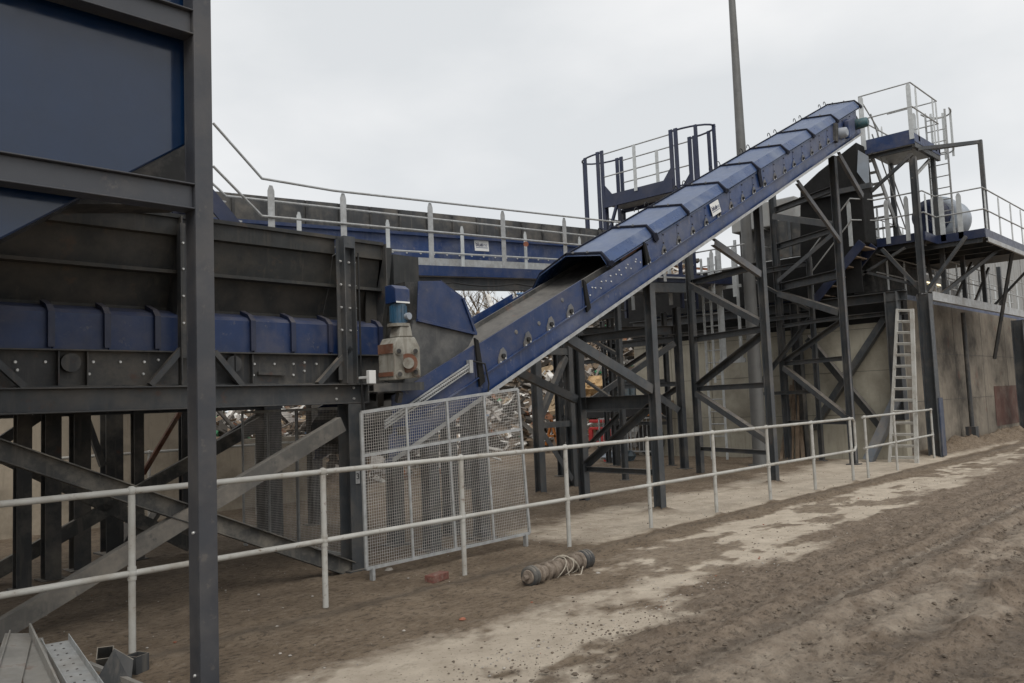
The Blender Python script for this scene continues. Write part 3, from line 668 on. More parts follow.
# covers
J = [8.67, 9.75, 10.70, 11.85, 13.03, 14.18, 15.35, 16.56, 17.87]
def hprof(k=0.0): return [(YN-.012-k, .575), (YN-.012-k, .60+k), (YN+.085, .745+k), (YN+.69, .825+k), (YN+1.19, .62+k), (YFAR+.02+k, .38)]
COV = []
for i in range(len(J)-1):
    a, c = J[i], J[i+1] + (.03 if i < len(J)-2 else 0); b = MB(); p = hprof(.004*(i % 2))
    q = [C(a, y, h) for y, h in p] + [C(c, y, h) for y, h in p]; n = len(p)
    q += [v - V((0, 0, .012)) for v in q]
    fs = [(j, j+1, n+j+1, n+j) for j in range(n-1)] + [(2*n+j, 3*n+j, 3*n+j+1, 2*n+j+1) for j in range(n-1)] + [(j, 2*n+j, 2*n+j+1, j+1) for j in range(n-1)]
    b.add(q, fs, False); cov = b.build('cover', M['hood'], inc); COV.append(cov)
def hflange(x, w_=.05, up=.045, drop=.0):
    b = MB(); lo = hprof(.006); hi = hprof(up)
    for j in range(len(lo)-1):
        a0, a1, b0, b1 = lo[j], lo[j+1], hi[j], hi[j+1]
        q = [C(x, *a0), C(x, *a1), C(x, *b1), C(x, *b0)]; b.prism(q, (w_, 0, w_*SL))
    if drop: b.prism([C(x-.02, YN-.03, .62), C(x+.10, YN-.03, .62), C(x+.16, YN-.03, .62-drop), C(x+.08, YN-.03, .60-drop)], (0, .017, 0))
    b.bolts([C(x, YN+.30, .79)+V((0,0,.02)), C(x, YN+.55, .82)+V((0,0,.02))], (-1, 0, .3), .02, .02)
    return b.build('cover_flange', [M['dnavy'], M['lug']], COV[min(len(COV)-1, J.index(x))])
for i, x in enumerate(J): hflange(x, .034, .036, {1: .12, 4: .32, 2: .0}.get(i, .06))
b = MB(); b.prism([C(J[0], YN+.68, .82), C(J[-1], YN+.68, .82), C(J[-1], YN+.68, .85), C(J[0], YN+.68, .85)], (0, .03, 0)); b.build('crest_strip', M['dnavy'], inc)
for x in J[1:]:
    for dx in (-.16, .12):
        b = MB()
        p = C(x+dx, YN+.78, .82); pts = [p + V((.06*math.cos(a_), 0, .075*math.sin(a_)+.02)) for a_ in [math.pi*k/6 for k in range(7)]]; b.tube(pts, .008, 6)
        b.build('lifting_eye', M['black'], COV[J.index(x)-1])
# rusty scraper bits at the cover mouth
b = MB(); b.bar(C(9.1, YN+.08, .53), C(9.75, YN+.08, .56), .03, .06); b.build('rusty_bar', M['rust'], inc)
# head drive
hx_ = 17.55
b = MB(); b.lathe((hx_, YN-.30, Cz(hx_, .28)), (hx_, YN+.0, Cz(hx_, .28)), [(0, .06), (.1, .10), (.5, .11), (.9, .11), (1, .09)], 20); b.build('head_gearbox', M['dteal'], inc)
b = MB(); b.lathe((16.75, YN-.16, Cz(16.75, .30)), (16.75, YN+.0, Cz(16.75, .30)), [(0, .07), (.1, .10), (1, .12)], 16); b.build('head_bearing', M['drum'], inc)
b = MB(); strip(b, 16.95, 17.3, YN-.12, .12, .50, .1); b.build('bearing_block', M['blue'], inc, bevel=.02)
b = MB(); b.bar(C(16.45, YN-.03, .20), C(16.5, YN-.03, .56), .06, .12, (1, 0, 0)); b.build('joint_clamp', M['rubber'], inc)
# maker's plate
def sticker(o, ex, ey, w, h, label):
    t = thing('maker_plate', label, 'sign', o, 'maker plates on the conveyors'); m = basis(o, ex, ey); b = MB()
    b.box((0, 0, -.004), (w, h, 0)); b.v = [tuple(m @ V(p)) for p in b.v]; bd = b.build('board', M['white'], t)
    s = h*.50
    m1 = m @ Matrix.Translation((w*.07, h*.40, .0015)); text_mesh('blue', s, 'ink', m1, bd, bold=.006*s/.1*.3)
    m2 = m @ Matrix.Translation((w*.50, h*.40, .0015)); text_mesh('line', s*.95, 'ink2', m2, bd)
    b = MB(); b.box((w*.09, h*.26, .0005), (w*.92, h*.33, .002)); b.v = [tuple(m @ V(p)) for p in b.v]; b.build('underline', M['ink2'], bd)
    return t
dC = V((1, 0, SL)).normalized()
sticker(C(11.44, YN-.034, .32), dC, (0, 0, 1), .29, .20, 'white maker plate fixed on the side of the inclined blue conveyor')

# ------------------------------------------------------------------ transfer chute between feeder and belt
t = thing('transfer_chute', 'dark blue transfer chute with a grey rubber skirt above the belt tail', 'chute', (5.9, 7.3, 1.7))
yc = 6.72
pt = lambda x, y, Y=yc: PY(x, y, Y)
b = MB(); b.prism([pt(417, 320), pt(418.5, 281), pt(441, 281), pt(463, 298), pt(475.5, 333)], (0, .012, 0)); b.bar(pt(417, 320, yc-.02), pt(476, 334, yc-.02), .04, .03)
b.bar(pt(463, 298, yc-.01), pt(476, 334, yc-.01), .03, .02, (0, 1, 0)); b.build('near_plate', M['blue'], t, bevel=.002)
b = MB(); b.prism([pt(402, 400), pt(413, 320), pt(475, 333.5), pt(468, 347)], (0, .02, 0)); b.build('rubber_skirt', M['skirt'], t)
dx = 1.12
q = [pt(418.5, 281), pt(441, 281), pt(463, 298), pt(475.5, 333)]
b = MB(); o_ = V((0, dx, 0)); b.prism([p + o_ for p in q] + [pt(413, 390)+o_, pt(413, 320)+o_], (0, .012, 0)); b.build('far_plate', M['navy'], t)
b = MB(); b.prism([q[2], q[3], q[3] + V((0, dx, 0)), q[2] + V((0, dx, 0))], (.015, 0, 0)); b.build('front_plate', M['navy'], t)
b = MB(); b.prism([q[1], q[2], q[2] + V((0, dx, 0)), q[1] + V((0, dx, 0))], (.0, 0, .012)); b.build('top_plate', M['navy'], t)
b = MB(); b.prism([pt(405, 392, 7.0), pt(420, 392, 7.0), pt(420, 282, 7.0), pt(405, 282, 7.0)], (0, .8, 0)); b.build('rear_box', M['rubber'], t)
# dark return plates right of the feeder's bolted column
b = MB(); b.prism([PY(366, 246, 7.25), PY(392, 248, 7.25), PY(386, 330, 7.25), PY(382, 380, 7.25), PY(366, 380, 7.25)], (0, .02, 0)); b.build('side_box', M['plate'], t)
b = MB(); b.box((PY(393,250,7.3).x, 7.3, 3.32), (PY(418,250,7.3).x, 8.6, 2.2)); b.build('upper_box', M['plate'], t)

# ------------------------------------------------------------------ upper conveyor with walkway behind
WS = .063
def Wz(X, z0): return z0 + WS*(X - 8.2)          # z0 is the level at X=8.2
def W(X, Y, z0): return V((X, Y, Wz(X, z0)))
t = thing('walkway_conveyor', 'upper blue belt conveyor with grey cover boards and a sheltered walkway', 'conveyor', (9, 10.8, 3.4))
XA, XB = 3.2, 15.6
def wbox(b, xa, xb, ya, yb, za, zb):
    b.prism([W(xa, ya, za), W(xb, ya, za), W(xb, ya, zb), W(xa, ya, zb)], (0, yb-ya, 0)); return b
b = MB(); wbox(b, XA, XB, 10.8, 10.82, 4.10, 4.47); b.build('side_beam', M['blue_side'], t)
b = MB(); wbox(b, XA, XB, 10.74, 10.8, 4.47, 4.52); b.build('top_lip', M['blue'], t)
x = XA; i = 0
while x < XB:
    b = MB(); wbox(b, x+.01, min(x+.60, XB)-.01, 10.84, 10.86, 4.53, 4.91); b.build('cover_board', M['plate'] if False else M['steel_dirty'], t)
    b = MB(); wbox(b, x-.02, x+.02, 10.81, 10.8395, 4.525, 4.90); b.build('board_post', M['rubber'], t); x += .60
b = MB(); wbox(b, XA, XB, 12.08, 12.10, 3.98, 4.9); wbox(b, XA, XB, 10.83, 12.0, 4.3, 4.33); b.build('far_side', M['navy'], t)
b = MB(); wbox(b, XA, XB, 9.62, 10.7, 3.70, 3.73); b.build('walkway_deck', M['galv'], t)
b = MB(); wbox(b, XA, XB, 10.68, 10.72, 3.86, 4.08); b.build('kick_board', M['galv'], t)
b = MB(); wbox(b, 7.6, 13.4, 9.56, 9.60, 3.60, 3.76); wbox(b, XA, 7.59, 9.56, 9.60, 3.60, 3.76); b.build('edge_channel', M['blue'], t)
for y, za in ((9.66, 3.40), (10.75, 3.66), (11.95, 3.85)):
    b = MB(); wbox(b, XA, XB, y, y+.12, za, za+.20); b.build('truss_beam', M['steel'], t)
for k in range(9):
    x = 4 + 1.4*k; b = MB(); wbox(b, x, x+.1, 10.88, 11.94, 3.87, 3.97); b.build('cross_member', M['steel'], t)
b = MB(); wbox(b, 14.0, 17.6, 9.7, 12.0, 3.62, 3.80); b.build('landing', M['navy'], t)
bp = []
for k in range(28):
    xx = 5.4 + k*.30; bp += [W(xx, 10.8, 4.17)]
b = MB(); b.bolts(bp, (0, -1, 0), .018, .015, 0); b.build('bolt_row', M['bolt'], t)

def flat_post(b, x, y, zb, zt, w=.10, d=.012, tip=.12, dir=(1, 0, 0)):
    dv = V(dir).normalized(); nv = V((-dv.y, dv.x, 0))
    c = V((x, y, 0))
    pts = [c - dv*w/2 + V((0,0,zb)), c + dv*w/2 + V((0,0,zb)), c + dv*w/2 + V((0,0,zt-tip*.6)), c + dv*w*.22 + V((0,0,zt)), c - dv*w*.22 + V((0,0,zt)), c - dv*w/2 + V((0,0,zt-tip*.6))]
    b.prism(pts, nv*d); return b
def handrail(name, label, rails, posts, group='galvanised handrails', mt='galv', pm='galv', r=.017, pw=.09, dirv=(1, 0, 0), cat='handrail'):
    # rails: list of polylines; posts: list of (x,y,zb,zt[,dir])
    t = thing(name, label, cat, rails[0][0], group)
    for i, pl in enumerate(rails):
        b = MB(); b.tube([V(p) for p in pl], r, 8); b.build('top_rail' if i == 0 else 'middle_rail', M[mt], t)
    for p in posts:
        b = MB(); flat_post(b, p[0], p[1], p[2], p[3], pw, .012, .12, p[4] if len(p) > 4 else dirv); b.build('post', M[pm], t)
    return t
px_ = [PY(x, 200, 9.6).x for x in (271, 343, 430, 503, 563)]; st = (px_[4]-px_[1])/3
near = [px_[0]] + [px_[1]+st*k for k in range(0, 6)]
handrail('handrail', 'near walkway handrail with broad pointed posts in front of the upper blue conveyor',
         [[PY(213, 123, 9.58), PY(262, 178.5, 9.58), W(6.45, 9.58, 4.76), W(15.2, 9.58, 4.77)], [PY(213, 166, 9.58), PY(262, 216, 9.58), W(15.2, 9.58, 4.22)]],
         [(x, 9.592, Wz(x, 3.62), Wz(x, 4.74)) for x in near], pw=.095)
fx = [PY(x, 220, 10.5).x for x in (238, 306, 388, 463, 525)]; sf = (fx[4]-fx[2])/2
farx = [fx[2]+sf*k for k in range(-2, 6)]
handrail('handrail', 'far walkway handrail with slim pale posts against the upper blue conveyor',
         [[PY(200, 172, 10.5), PY(226, 196, 10.5), W(15.2, 10.5, 4.64)], [W(5.6, 10.5, 4.14), W(15.2, 10.5, 4.14)]],
         [(x, 10.51, Wz(x, 3.74), Wz(x, 4.64)) for x in farx], pw=.075, pm='bright')
q = PY(475.5, 250.5, 10.78)
sticker(V((q.x, 10.792, q.z+.0)), (1, 0, WS), (0, 0, 1), .36, .21, 'white maker plate on the upper blue conveyor behind the handrail')
b = MB(); b.cyl(PY(526, 244, 10.44), PY(526, 244, 10.40), .05, n=14); tag(b.build('warning_disc', M['brickbit'], None), 'small reddish round disc fixed on the far handrail', 'sign')

# steps up at the left end of the walkway
t = thing('stair', 'steel stair climbing away at the left end of the walkway beside the grey post', 'stair', (4.7, 9.6, 4.0))
for y in (9.6, 10.45):
    b = MB(); b.bar((5.3, y, 3.62), (3.6, y, 5.4), .03, .2); b.build('stringer', M['navy'], t)
for k in range(8):
    f = (k+.5)/8; b = MB(); b.box((5.3-1.7*f-.12, 9.62, 3.7+1.78*f), (5.3-1.7*f+.12, 10.43, 3.72+1.78*f)); b.build('tread', M['galv'], t)

# ------------------------------------------------------------------ steel trestles (bents)
def trestle(label, legs, hs, ds, base=True, w=.125, mt='steel', flange=True):
    """legs: (X,Y,ztop); hs: (legA, legB, z, size); ds: (legA, zA, legB, zB, size)"""
    t = thing('trestle', label, 'trestle', (legs[0][0], legs[0][1], 0), 'steel trestles under the conveyors')
    for X, Y, z in legs:
        b = MB(); hcol(b, X, Y, 0, z, w, .012)
        b.box((X-w*.9, Y-w*.9, -.02), (X+w*.9, Y+w*.9, .02)); b.box((X-w*.5-.004, Y-w*.5-.004, z), (X+w*.5+.004, Y+w*.5+.004, z+.02))
        b.build('leg', M[mt], t)
    for a, c, z, s in hs:
        A, B = legs[a], legs[c]; d = (V(B[:2]) - V(A[:2])).normalized()*(w/2); b = MB()
        b.chan((A[0]+d.x, A[1]+d.y, z), (B[0]-d.x, B[1]-d.y, z), s*.7, s, .009); b.build('tie_beam', M[mt], t)
    for a, za, c, zb, s in ds:
        A, B = legs[a], legs[c]; d = (V(B[:2]) - V(A[:2])).normalized()*(w/2); b = MB()
        b.angle((A[0]+d.x-.03, A[1]+d.y, za), (B[0]-d.x-.03, B[1]-d.y, zb), s, .009); b.build('brace', M[mt], t)
    return t
def strut(t, A, B, w=.12, mt='steel'):
    b = MB(); b.chan(A, B, w*.6, w, .01, (0, 0, 1)); b.build('strut', M[mt], t)
zt = lambda X: Cz(X, -.05)
D = trestle('dark trestle carrying the lower half of the inclined conveyor', [(9.80, 6.72, 3.2), (9.95, 8.2, 3.25)],
    [(0, 1, 2.55, .12), (0, 1, 1.55, .20), (0, 1, .55, .08)], [(0, 1.62, 1, 2.5, .09), (0, 1.48, 1, .6, .10)])
strut(D, C(7.9, 6.68, -.03), (9.72, 6.72, 1.72), .13); strut(D, C(7.75, 8.2, -.03), (9.85, 8.2, 1.62), .12)
D = trestle('tall trestle with light strut in the middle, carrying the upper half of the inclined conveyor', [(13.68, 6.95, 5.05), (14.6, 9.0, 4.9)],
    [(0, 1, 3.90, .12), (0, 1, 2.75, .12), (0, 1, 1.75, .10), (0, 1, .55, .08)], [(1, 3.85, 0, 2.85, .12), (0, 2.65, 1, 1.8, .11), (1, 1.65, 0, .75, .11)])
strut(D, PY(713, 242, 6.95), (13.6, 6.95, 3.72), .12, 'lug')
D = trestle('outer trestle below the conveyor head, before the concrete wall', [(17.95, 7.27, 6.75), (18.9, 9.2, 6.6)],
    [(0, 1, 6.05, .14), (0, 1, 5.15, .14), (0, 1, 4.15, .2), (0, 1, 3.2, .08), (0, 1, 2.3, .10), (0, 1, .9, .08)],
    [(1, 5.9, 0, 5.25, .14), (1, 4.3, 0, 5.05, .10), (1, 4.0, 0, 3.3, .14), (0, 3.1, 1, 2.35, .10), (1, 2.2, 0, 1.0, .12)], w=.14)
strut(D, PY(797, 182, 7.2), (17.87, 7.2, 4.85), .10, 'lug')
D = trestle('dark trestle under the upper walkway conveyor, partly behind the mesh guard', [(10.6, 9.7, 3.38), (11.55, 9.75, 3.38), (10.9, 11.9, 3.38)],
    [(0, 1, 2.5, .12), (0, 1, 1.2, .10)], [(0, 1.3, 1, 2.4, .10), (0, 1.1, 1, .2, .10)], w=.14)
D = trestle('distant dark trestle of the walkway conveyor near the red machine', [(15.9, 10.2, 3.6), (16.2, 12.3, 3.6), (13.6, 11.8, 3.5)],
    [(0, 1, 2.9, .14), (0, 1, 1.9, .10), (0, 2, 3.1, .2), (1, 2, 1.6, .12)], [(0, 1.8, 1, .9, .10), (2, 3.2, 0, 1.3, .14), (2, 1.2, 0, 2.8, .12)], w=.14)
D = trestle('short posts standing under the belt tail inside the mesh guard', [(6.04, 7.2, 1.5), (6.04, 7.85, 1.5)], [(0, 1, 1.0, .08)], [], w=.15)
D = trestle('twin posts behind the mesh guard, nearer its right edge', [(6.9, 7.3, 1.9), (6.9, 7.85, 1.9)], [(0, 1, 1.3, .08)], [], w=.15)

# ------------------------------------------------------------------ blue crossover bridge
XBr = 16.0
t = thing('crossover_bridge', 'navy blue access bridge with caged ladder ends standing above the conveyors', 'access bridge', (XBr, 11, 4))
def bx_(x, y, z): return V((x, y, z))
yA, yB, zb_, zt_ = 10.15, 12.15, 6.12, 7.62
for xx in (XBr, XBr+.8):
    b = MB(); b.chan((xx, yA, 6.43), (xx, yB, 6.43), .07, .30, .012, (0,0,1), -1); b.prism([(xx-.01, yA, 6.56), (xx-.01, yA+.28, 6.56), (xx-.01, yA, 6.9)], (.02, 0, 0)); b.prism([(xx-.01, yB, 6.56), (xx-.01, yB-.28, 6.56), (xx-.01, yB, 6.9)], (.02, 0, 0)); b.build('side_beam', M['navy'], t)
b = MB(); b.box((XBr+.04, yA, 6.36), (XBr+.76, yB, 6.39)); b.build('deck', M['galv'], t)
for xx in (XBr, XBr+.8):
    for z in (7.62, 7.05):
        b = MB(); b.cyl((xx, yA, z), (xx, yB, z), .017, n=8); b.build('rail', M['galv'], t)
    b = MB(); flat_post(b, xx-.05, (yA+yB)/2 + (.0 if xx == XBr else -.1), 6.5, 7.62, .09, .012, .1, (0, 1, 0)); b.build('post', M['bright'], t)
for yE, s in ((yA, -1), (yB, 1)):
    for xx in (XBr, XBr+.8):
        for k, dy in enumerate((0, s*.13)):
            b = MB(); b.box((xx-.02, yE+dy-.045, 5.5 if s > 0 else 6.0), (xx+.02, yE+dy+.045, 7.72)); b.build('cage_bar', M['navy'], t)
    for z in ((7.68,)):
        pts = [V((XBr, yE, z))] + [V((XBr+.4-.4*math.cos(a), yE+s*(.1+.78*math.sin(a)), z)) for a in [math.pi*k/12 for k in range(13)]] + [V((XBr+.8, yE, z))]
        b = MB(); b.tube(pts, .022, 6); b.build('cage_hoop', M['navy'], t)
        pts = [p - V((0,0, 1.9 if s > 0 else 1.3)) for p in pts]; b = MB(); b.tube(pts, .018, 6); b.build('cage_hoop', M['navy'], t)
    for a in (math.pi*.22, math.pi*.5, math.pi*.8):
        x_, y_ = XBr+.4-.4*math.cos(a), yE+s*(.1+.78*math.sin(a)); b = MB(); b.box((x_-.025, y_-.035, 5.75 if s > 0 else 6.35), (x_+.025, y_+.035, 7.70)); b.build('cage_bar', M['navy'], t)
    for xx in (XBr+.1, XBr+.7):
        b = MB(); b.box((xx-.04, yE-.03, 3.6), (xx+.04, yE+.03, 6.33)); b.build('ladder_rail', M['navy'], t)
    for k in range(9):
        b = MB(); b.cyl((XBr+.14, yE, 3.8+.28*k), (XBr+.66, yE, 3.8+.28*k), .014, n=6); b.build('rung', M['galv'], t)
for yE in (yB-.3,):
    b = MB(); b.bar((XBr, yE+.2, 5.6), (XBr, yE-.1, 6.33), .06, .06); b.build('knee_brace', M['navy'], t)

# ------------------------------------------------------------------ lighting mast
b = MB(); b.lathe((17.2, 9.05, 0), (17.2, 9.05, 13.5), [(0, .175), (.02, .165), (1, .055)], 16)
b.box((17.0, 8.85, -.01), (17.4, 9.25, .03)); tag(b.build('lighting_mast', M['mast'], None), 'tall tapered grey mast rising behind the inclined conveyor into the sky', 'mast')

# ------------------------------------------------------------------ concrete walls of the bays
XW = 19.35
t = thing('bay_wall', 'tall pale concrete bay wall in panels behind the trestles and ladder', 'wall', (XW, 9.5, 0))
ys_ = [6.62, 7.82, 9.03, 10.24, 11.45, 12.66, 13.9]
for i in range(6):
    b = MB(); b.box((XW + (.004 if i % 2 else 0), ys_[i]+.006, -.1), (XW+.30, ys_[i+1]-.006, 3.12))
    b.build('wall_panel', M['wall'], t, bevel=.01)
    for z in (.72, 1.44, 2.55): pass
b = MB()
for z in (1.02, 2.02, 3.0): b.box((XW-.003, 6.62, z), (XW+.0, 13.9, z+.008))
b.build('joint_line', M['rubber'], t)
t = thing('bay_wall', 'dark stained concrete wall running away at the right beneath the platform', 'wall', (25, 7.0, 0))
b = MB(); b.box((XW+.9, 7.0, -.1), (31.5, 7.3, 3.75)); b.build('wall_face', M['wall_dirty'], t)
b = MB()
for x in (22.1, 24.6, 27.2, 29.8): b.box((x, 6.996, 0), (x+.012, 7.0, 3.74))
for z in (1.25, 2.45): b.box((XW+.9, 6.9955, z), (31.5, 6.9995, z+.01))
b.build('joint_line', M['rubber'], t)
b = MB(); b.box((28.1, 6.99, .35), (30.9, 6.995, 1.55)); b.build('rusty_panel', mat('rust_stained_panel', (.085, .040, .030), .9, var=.3, scale=1.5, dust=(.2,.17,.14), dust_amt=.5, dust_scale=1.2), t)
t = thing('rear_wall', 'low buff concrete wall in the shade behind the hopper stanchions', 'wall', (3, 13.2, 0))
b = MB(); b.box((-4, 13.2, -.1), (5.9, 13.5, 1.95)); b.build('wall_face', M['wall_rear'], t)
b = MB(); b.box((5.905, 13.2, -.1), (8.6, 13.5, 1.17)); b.build('lower_wall', M['wall_rear'], t)

# ------------------------------------------------------------------ columns and beams of the platform structure
t = thing('support_structure', 'blue-grey steel frame of columns and beams holding the right-hand platforms', 'steel frame', (20.2, 6.3, 0))
def Lp(x, y, X): return PX(x, y, X)
XR = 19.95
b = MB(); hcol(b, 20.05, 6.25, 0, 3.72, .26, .016); b.box((19.87, 6.07, -.02), (20.23, 6.43, .03)); b.build('column', M['steel'], t)
b = MB(); b.box((20.0, 6.09, .05), (20.25, 6.115, 1.35)); b.build('blue_guard_plate', mat('faded_blue_plate', (.045, .06, .10), .6, dust=DUST, dust_amt=.5, streak=.4), t)
b = MB(); hcol(b, 20.0, 6.25, 3.74, 6.9, .14, .01); b.build('column', M['steel'], t)
p = PX(893, 290, 19.2); p2 = PX(899, 396, 19.2)
b = MB(); hcol(b, 19.1, p.y, 0.9, 3.74, .26, .016); b.build('column', M['steel'], t)
b = MB(); b.chan((19.0, p.y+.02, 1.35), (18.7, p.y+.62, 0.02), .2, .24, .012, (1, 0, 0)); b.build('raking_leg', M['blued'], t)
b = MB(); hcol(b, 19.1, 8.9, 0, 3.74, .2, .014); b.build('column', M['steel_dirty'], t)
b = MB(); b.chan((19.16, 6.35, 3.65), (19.16, 13.8, 3.65), .2, .22, .012); b.build('ring_beam', M['steel'], t)
b = MB(); b.chan((19.16, 6.35, 3.28), (19.16, 13.8, 3.28), .1, .10, .01); b.build('ring_beam', M['steel_dirty'], t)
b = MB(); b.box((19.4, 6.5, 3.13), (19.65, 13.9, 3.83)); b.build('soffit_plate', M['iron'], t)
b = MB(); b.chan((20.2, 6.16, 3.68), (31.5, 6.16, 3.68), .1, .2, .012); b.build('ring_beam', M['galv'], t)
for (x0, y0, x1, y1) in ((884, 318, 812, 428), (806, 338, 884, 432)):
    b = MB(); b.angle(PX(x0, y0, 19.15), PX(x1, y1, 19.12), .20, .012, (1, 0, 0)); b.build('cross_brace', M['steel'], t)
for px, w_ in ((972, .10), ):
    b = MB(); b.cyl((24.6, 6.72, 0), (24.6, 6.72, 3.58), .06, n=12); b.box((24.45, 6.6, 0), (24.75, 6.85, .5)); b.build('drain_pipe', M['steel_dirty'], t)
b = MB(); hcol(b, 29.4, 6.5, 0, 3.57, .32, .016); b.build('column', M['steel'], t)
b = MB(); b.chan((30.2, 6.3, 3.5), (31.8, 6.3, .1), .1, .2, .012); b.build('raking_leg', M['steel_dirty'], t)
zP = 5.05
for (A, B, w_) in (((20.05, 6.3, 3.8), (20.05, 7.1, 4.9), .08), ((20.1, 6.2, 3.8), (20.1, 5.3, 4.9), .07), ((24.0, 5.3, 4.95), (25.2, 6.2, 2.3), .07), ((21.3, 6.25, 3.8), (22.9, 5.3, 4.95), .08), ((22.5, 6.9, 4.95), (21.0, 6.3, 3.8), .07), ((20.0, 8.3, 3.8), (20.0, 7.3, 4.9), .09)):
    b = MB(); b.bar(A, B, w_, w_); b.build('knee_brace', M['steel'], t)
for x in (20.3, 21.0, 21.8, 22.7, 23.6):
    b = MB(); b.ibeam((x, 5.2 if x > 20.95 else 6.2, 4.93), (x, 10.5, 4.93), .08, .14, .008); b.build('joist', M['steel'], t)
b = MB(); b.chan((20.1, 7.6, 4.9), (26.0, 7.6, 4.9), .08, .16); b.build('joist', M['steel'], t)

# platform decks
t = thing('service_platform', 'L-shaped service platform with navy kick boards and pale grated deck beside the concrete walls', 'platform', (20.1, 6.2, 5))
b = MB(); b.box((20.12, 6.17, 5.0), (20.9595, 10.6, 5.03)); b.box((20.96, 5.15, 5.0), (26.0, 10.6, 5.03)); b.build('deck', M['steel_dirty'], t)
def kick(b, A, B, h=.16, lo=-.04): b.prism([V(A)+V((0,0,lo)), V(B)+V((0,0,lo)), V(B)+V((0,0,h)), V(A)+V((0,0,h))], (V(B)-V(A)).normalized().cross(V((0,0,1)))*.012)
b = MB(); kick(b, (20.1, 7.35, 5.0), (20.1, 6.15, 5.0)); kick(b, (20.1, 6.15, 5.0), (20.94, 6.15, 5.0)); kick(b, (20.94, 6.14, 5.0), (20.94, 5.13, 5.0)); kick(b, (20.95, 5.13, 5.0), (26.0, 5.13, 5.0)); b.build('kick_board', M['navy'], t)
b = MB(); b.chan((20.12, 5.10, 4.93), (26.0, 5.10, 4.93), .06, .10) if False else b.chan((20.97, 5.10, 4.90), (26.0, 5.10, 4.90), .05, .10); b.build('edge_channel', M['galv'], t)
zr = 6.1
handrail('handrail', 'pale handrail around the near end of the service platform above the ladder',
    [[(20.08, 8.15, 5.4), (20.08, 7.55, zr), (20.08, 6.13, zr), (20.95, 6.13, zr)], [(20.08, 8.0, 4.95), (20.08, 7.45, 5.6), (20.08, 6.13, 5.6), (20.95, 6.13, 5.6)]],
    [(20.09, y, 5.0, zr-.05, (0, 1, 0)) for y in (7.38, 6.95, 6.5)] + [(20.3, 6.14, 5.0, zr-.03), (20.75, 6.14, 5.0, zr-.05), (20.5, 7.4, 5.0, zr), (20.9, 7.45, 5.0, zr)], pm='bright', pw=.10)
handrail('handrail', 'pale handrail along the outer edge of the service platform before the white drum casing',
    [[(20.93, 6.1, zr), (20.93, 5.11, zr), (26.0, 5.11, zr)], [(20.93, 6.1, 5.6), (20.93, 5.11, 5.6), (26.0, 5.11, 5.6)]],
    [(20.94, y, 5.0, zr-.03, (0, 1, 0)) for y in (6.0, 5.62)] + [(x, 5.12, 5.0, zr-.02) for x in (21.15, 22.3, 23.4, 24.4, 25.4)], pm='bright', pw=.11)
handrail('handrail', 'far handrail of the service platform seen behind the drum casing',
    [[(20.5, 10.5, zr), (26.0, 10.5, zr)], [(20.5, 10.5, 5.6), (26.0, 10.5, 5.6)]], [(x, 10.5, 5.0, zr-.03) for x in (20.6, 21.9, 23.2, 24.5, 25.8)], pm='bright')

# top cage platform
t = thing('top_platform', 'small high inspection platform with navy kick board at the conveyor head', 'platform', (19.9, 6.2, 7.3))
Xk, Ya, Yb, Xe = 19.9, 6.15, 7.33, 21.75
b = MB(); b.box((Xk+.015, Ya+.015, 7.26), (Xe, Yb, 7.285)); b.build('deck', M['galv'], t)
b = MB(); b.box((Xk, Ya, 7.19), (Xk+.012, Yb, 7.53)); b.box((Xk+.0125, Ya, 7.24), (Xe, Ya+.012, 7.44)); b.build('kick_board', M['blue'], t)
b = MB(); b.chan((Xk+.05, Ya+.05, 7.18), (Xe, Ya+.05, 7.18), .08, .12); b.build('edge_beam', M['steel'], t)
b = MB(); b.chan((Xk+.09, Ya+.1, 7.13), (Xk+.09, Yb, 7.13), .06, .10); b.build('edge_beam', M['steel'], t)
b = MB(); b.bar((Xk+.1, Ya+.1, 6.98), (Xk+.1, Yb-.1, 6.3), .07, .07); b.build('knee_brace', M['steel'], t)
b = MB(); b.bar((Xk+.1, Ya+.15, 6.4), (Xe-.4, Ya+.15, 7.1), .06, .06); b.build('knee_brace', M['galv'], t)
for x, y in ((Xk+.1, Yb-.02), (Xe-.3, Yb-.1), (Xe-.3, Ya+.1)):
    b = MB(); b.box((x-.05, y-.05, 5.03), (x+.05, y+.05, 7.24)); b.build('leg', M['steel'], t)
zc = 8.62
handrail('handrail', 'cage of pale handrails around the high platform at the conveyor head',
    [[(Xk, Yb, 7.4), (Xk, Yb, zc), (Xk, Ya, zc), (Xe, Ya, zc), (Xe, Yb, zc)], [(Xk, Yb, 8.05), (Xk, Ya, 8.05), (Xe, Ya, 8.05), (Xe, Yb, 8.05), (Xk, Yb, 8.05)], [(Xk, Yb, zc), (Xk+1.2, Yb, 8.05)], [(20.1, 7.15, 8.2), (22.0, 7.15, 6.05)], [(20.1, 7.15, 7.7), (22.0, 7.15, 5.55)]],
    [(Xk, Yb-.05, 7.3, zc, (0, 1, 0)), (Xk, Ya+.05, 7.3, zc, (0, 1, 0)), (Xk+.35, Ya, 7.3, zc-.02), (Xe-.3, Ya, 7.3, zc), (Xe-.05, Ya, 7.3, zc), (Xe, 6.7, 7.3, zc-.15, (0, 1, 0)), (Xk+.5, Yb, 7.3, 8.2), (Xk+1.1, Yb, 7.3, 8.1), (Xk+1.4, Yb, 7.3, 8.2)], pm='bright', pw=.10)
t = thing('caged_ladder', 'pale caged ladder at the outer corner of the high platform', 'ladder', (Xe, 6.3, 5))
for y in (6.0, 6.45):
    b = MB(); b.box((Xe+.05, y-.02, 5.03), (Xe+.08, y+.02, 8.4)); b.build('ladder_rail', M['galv'], t)
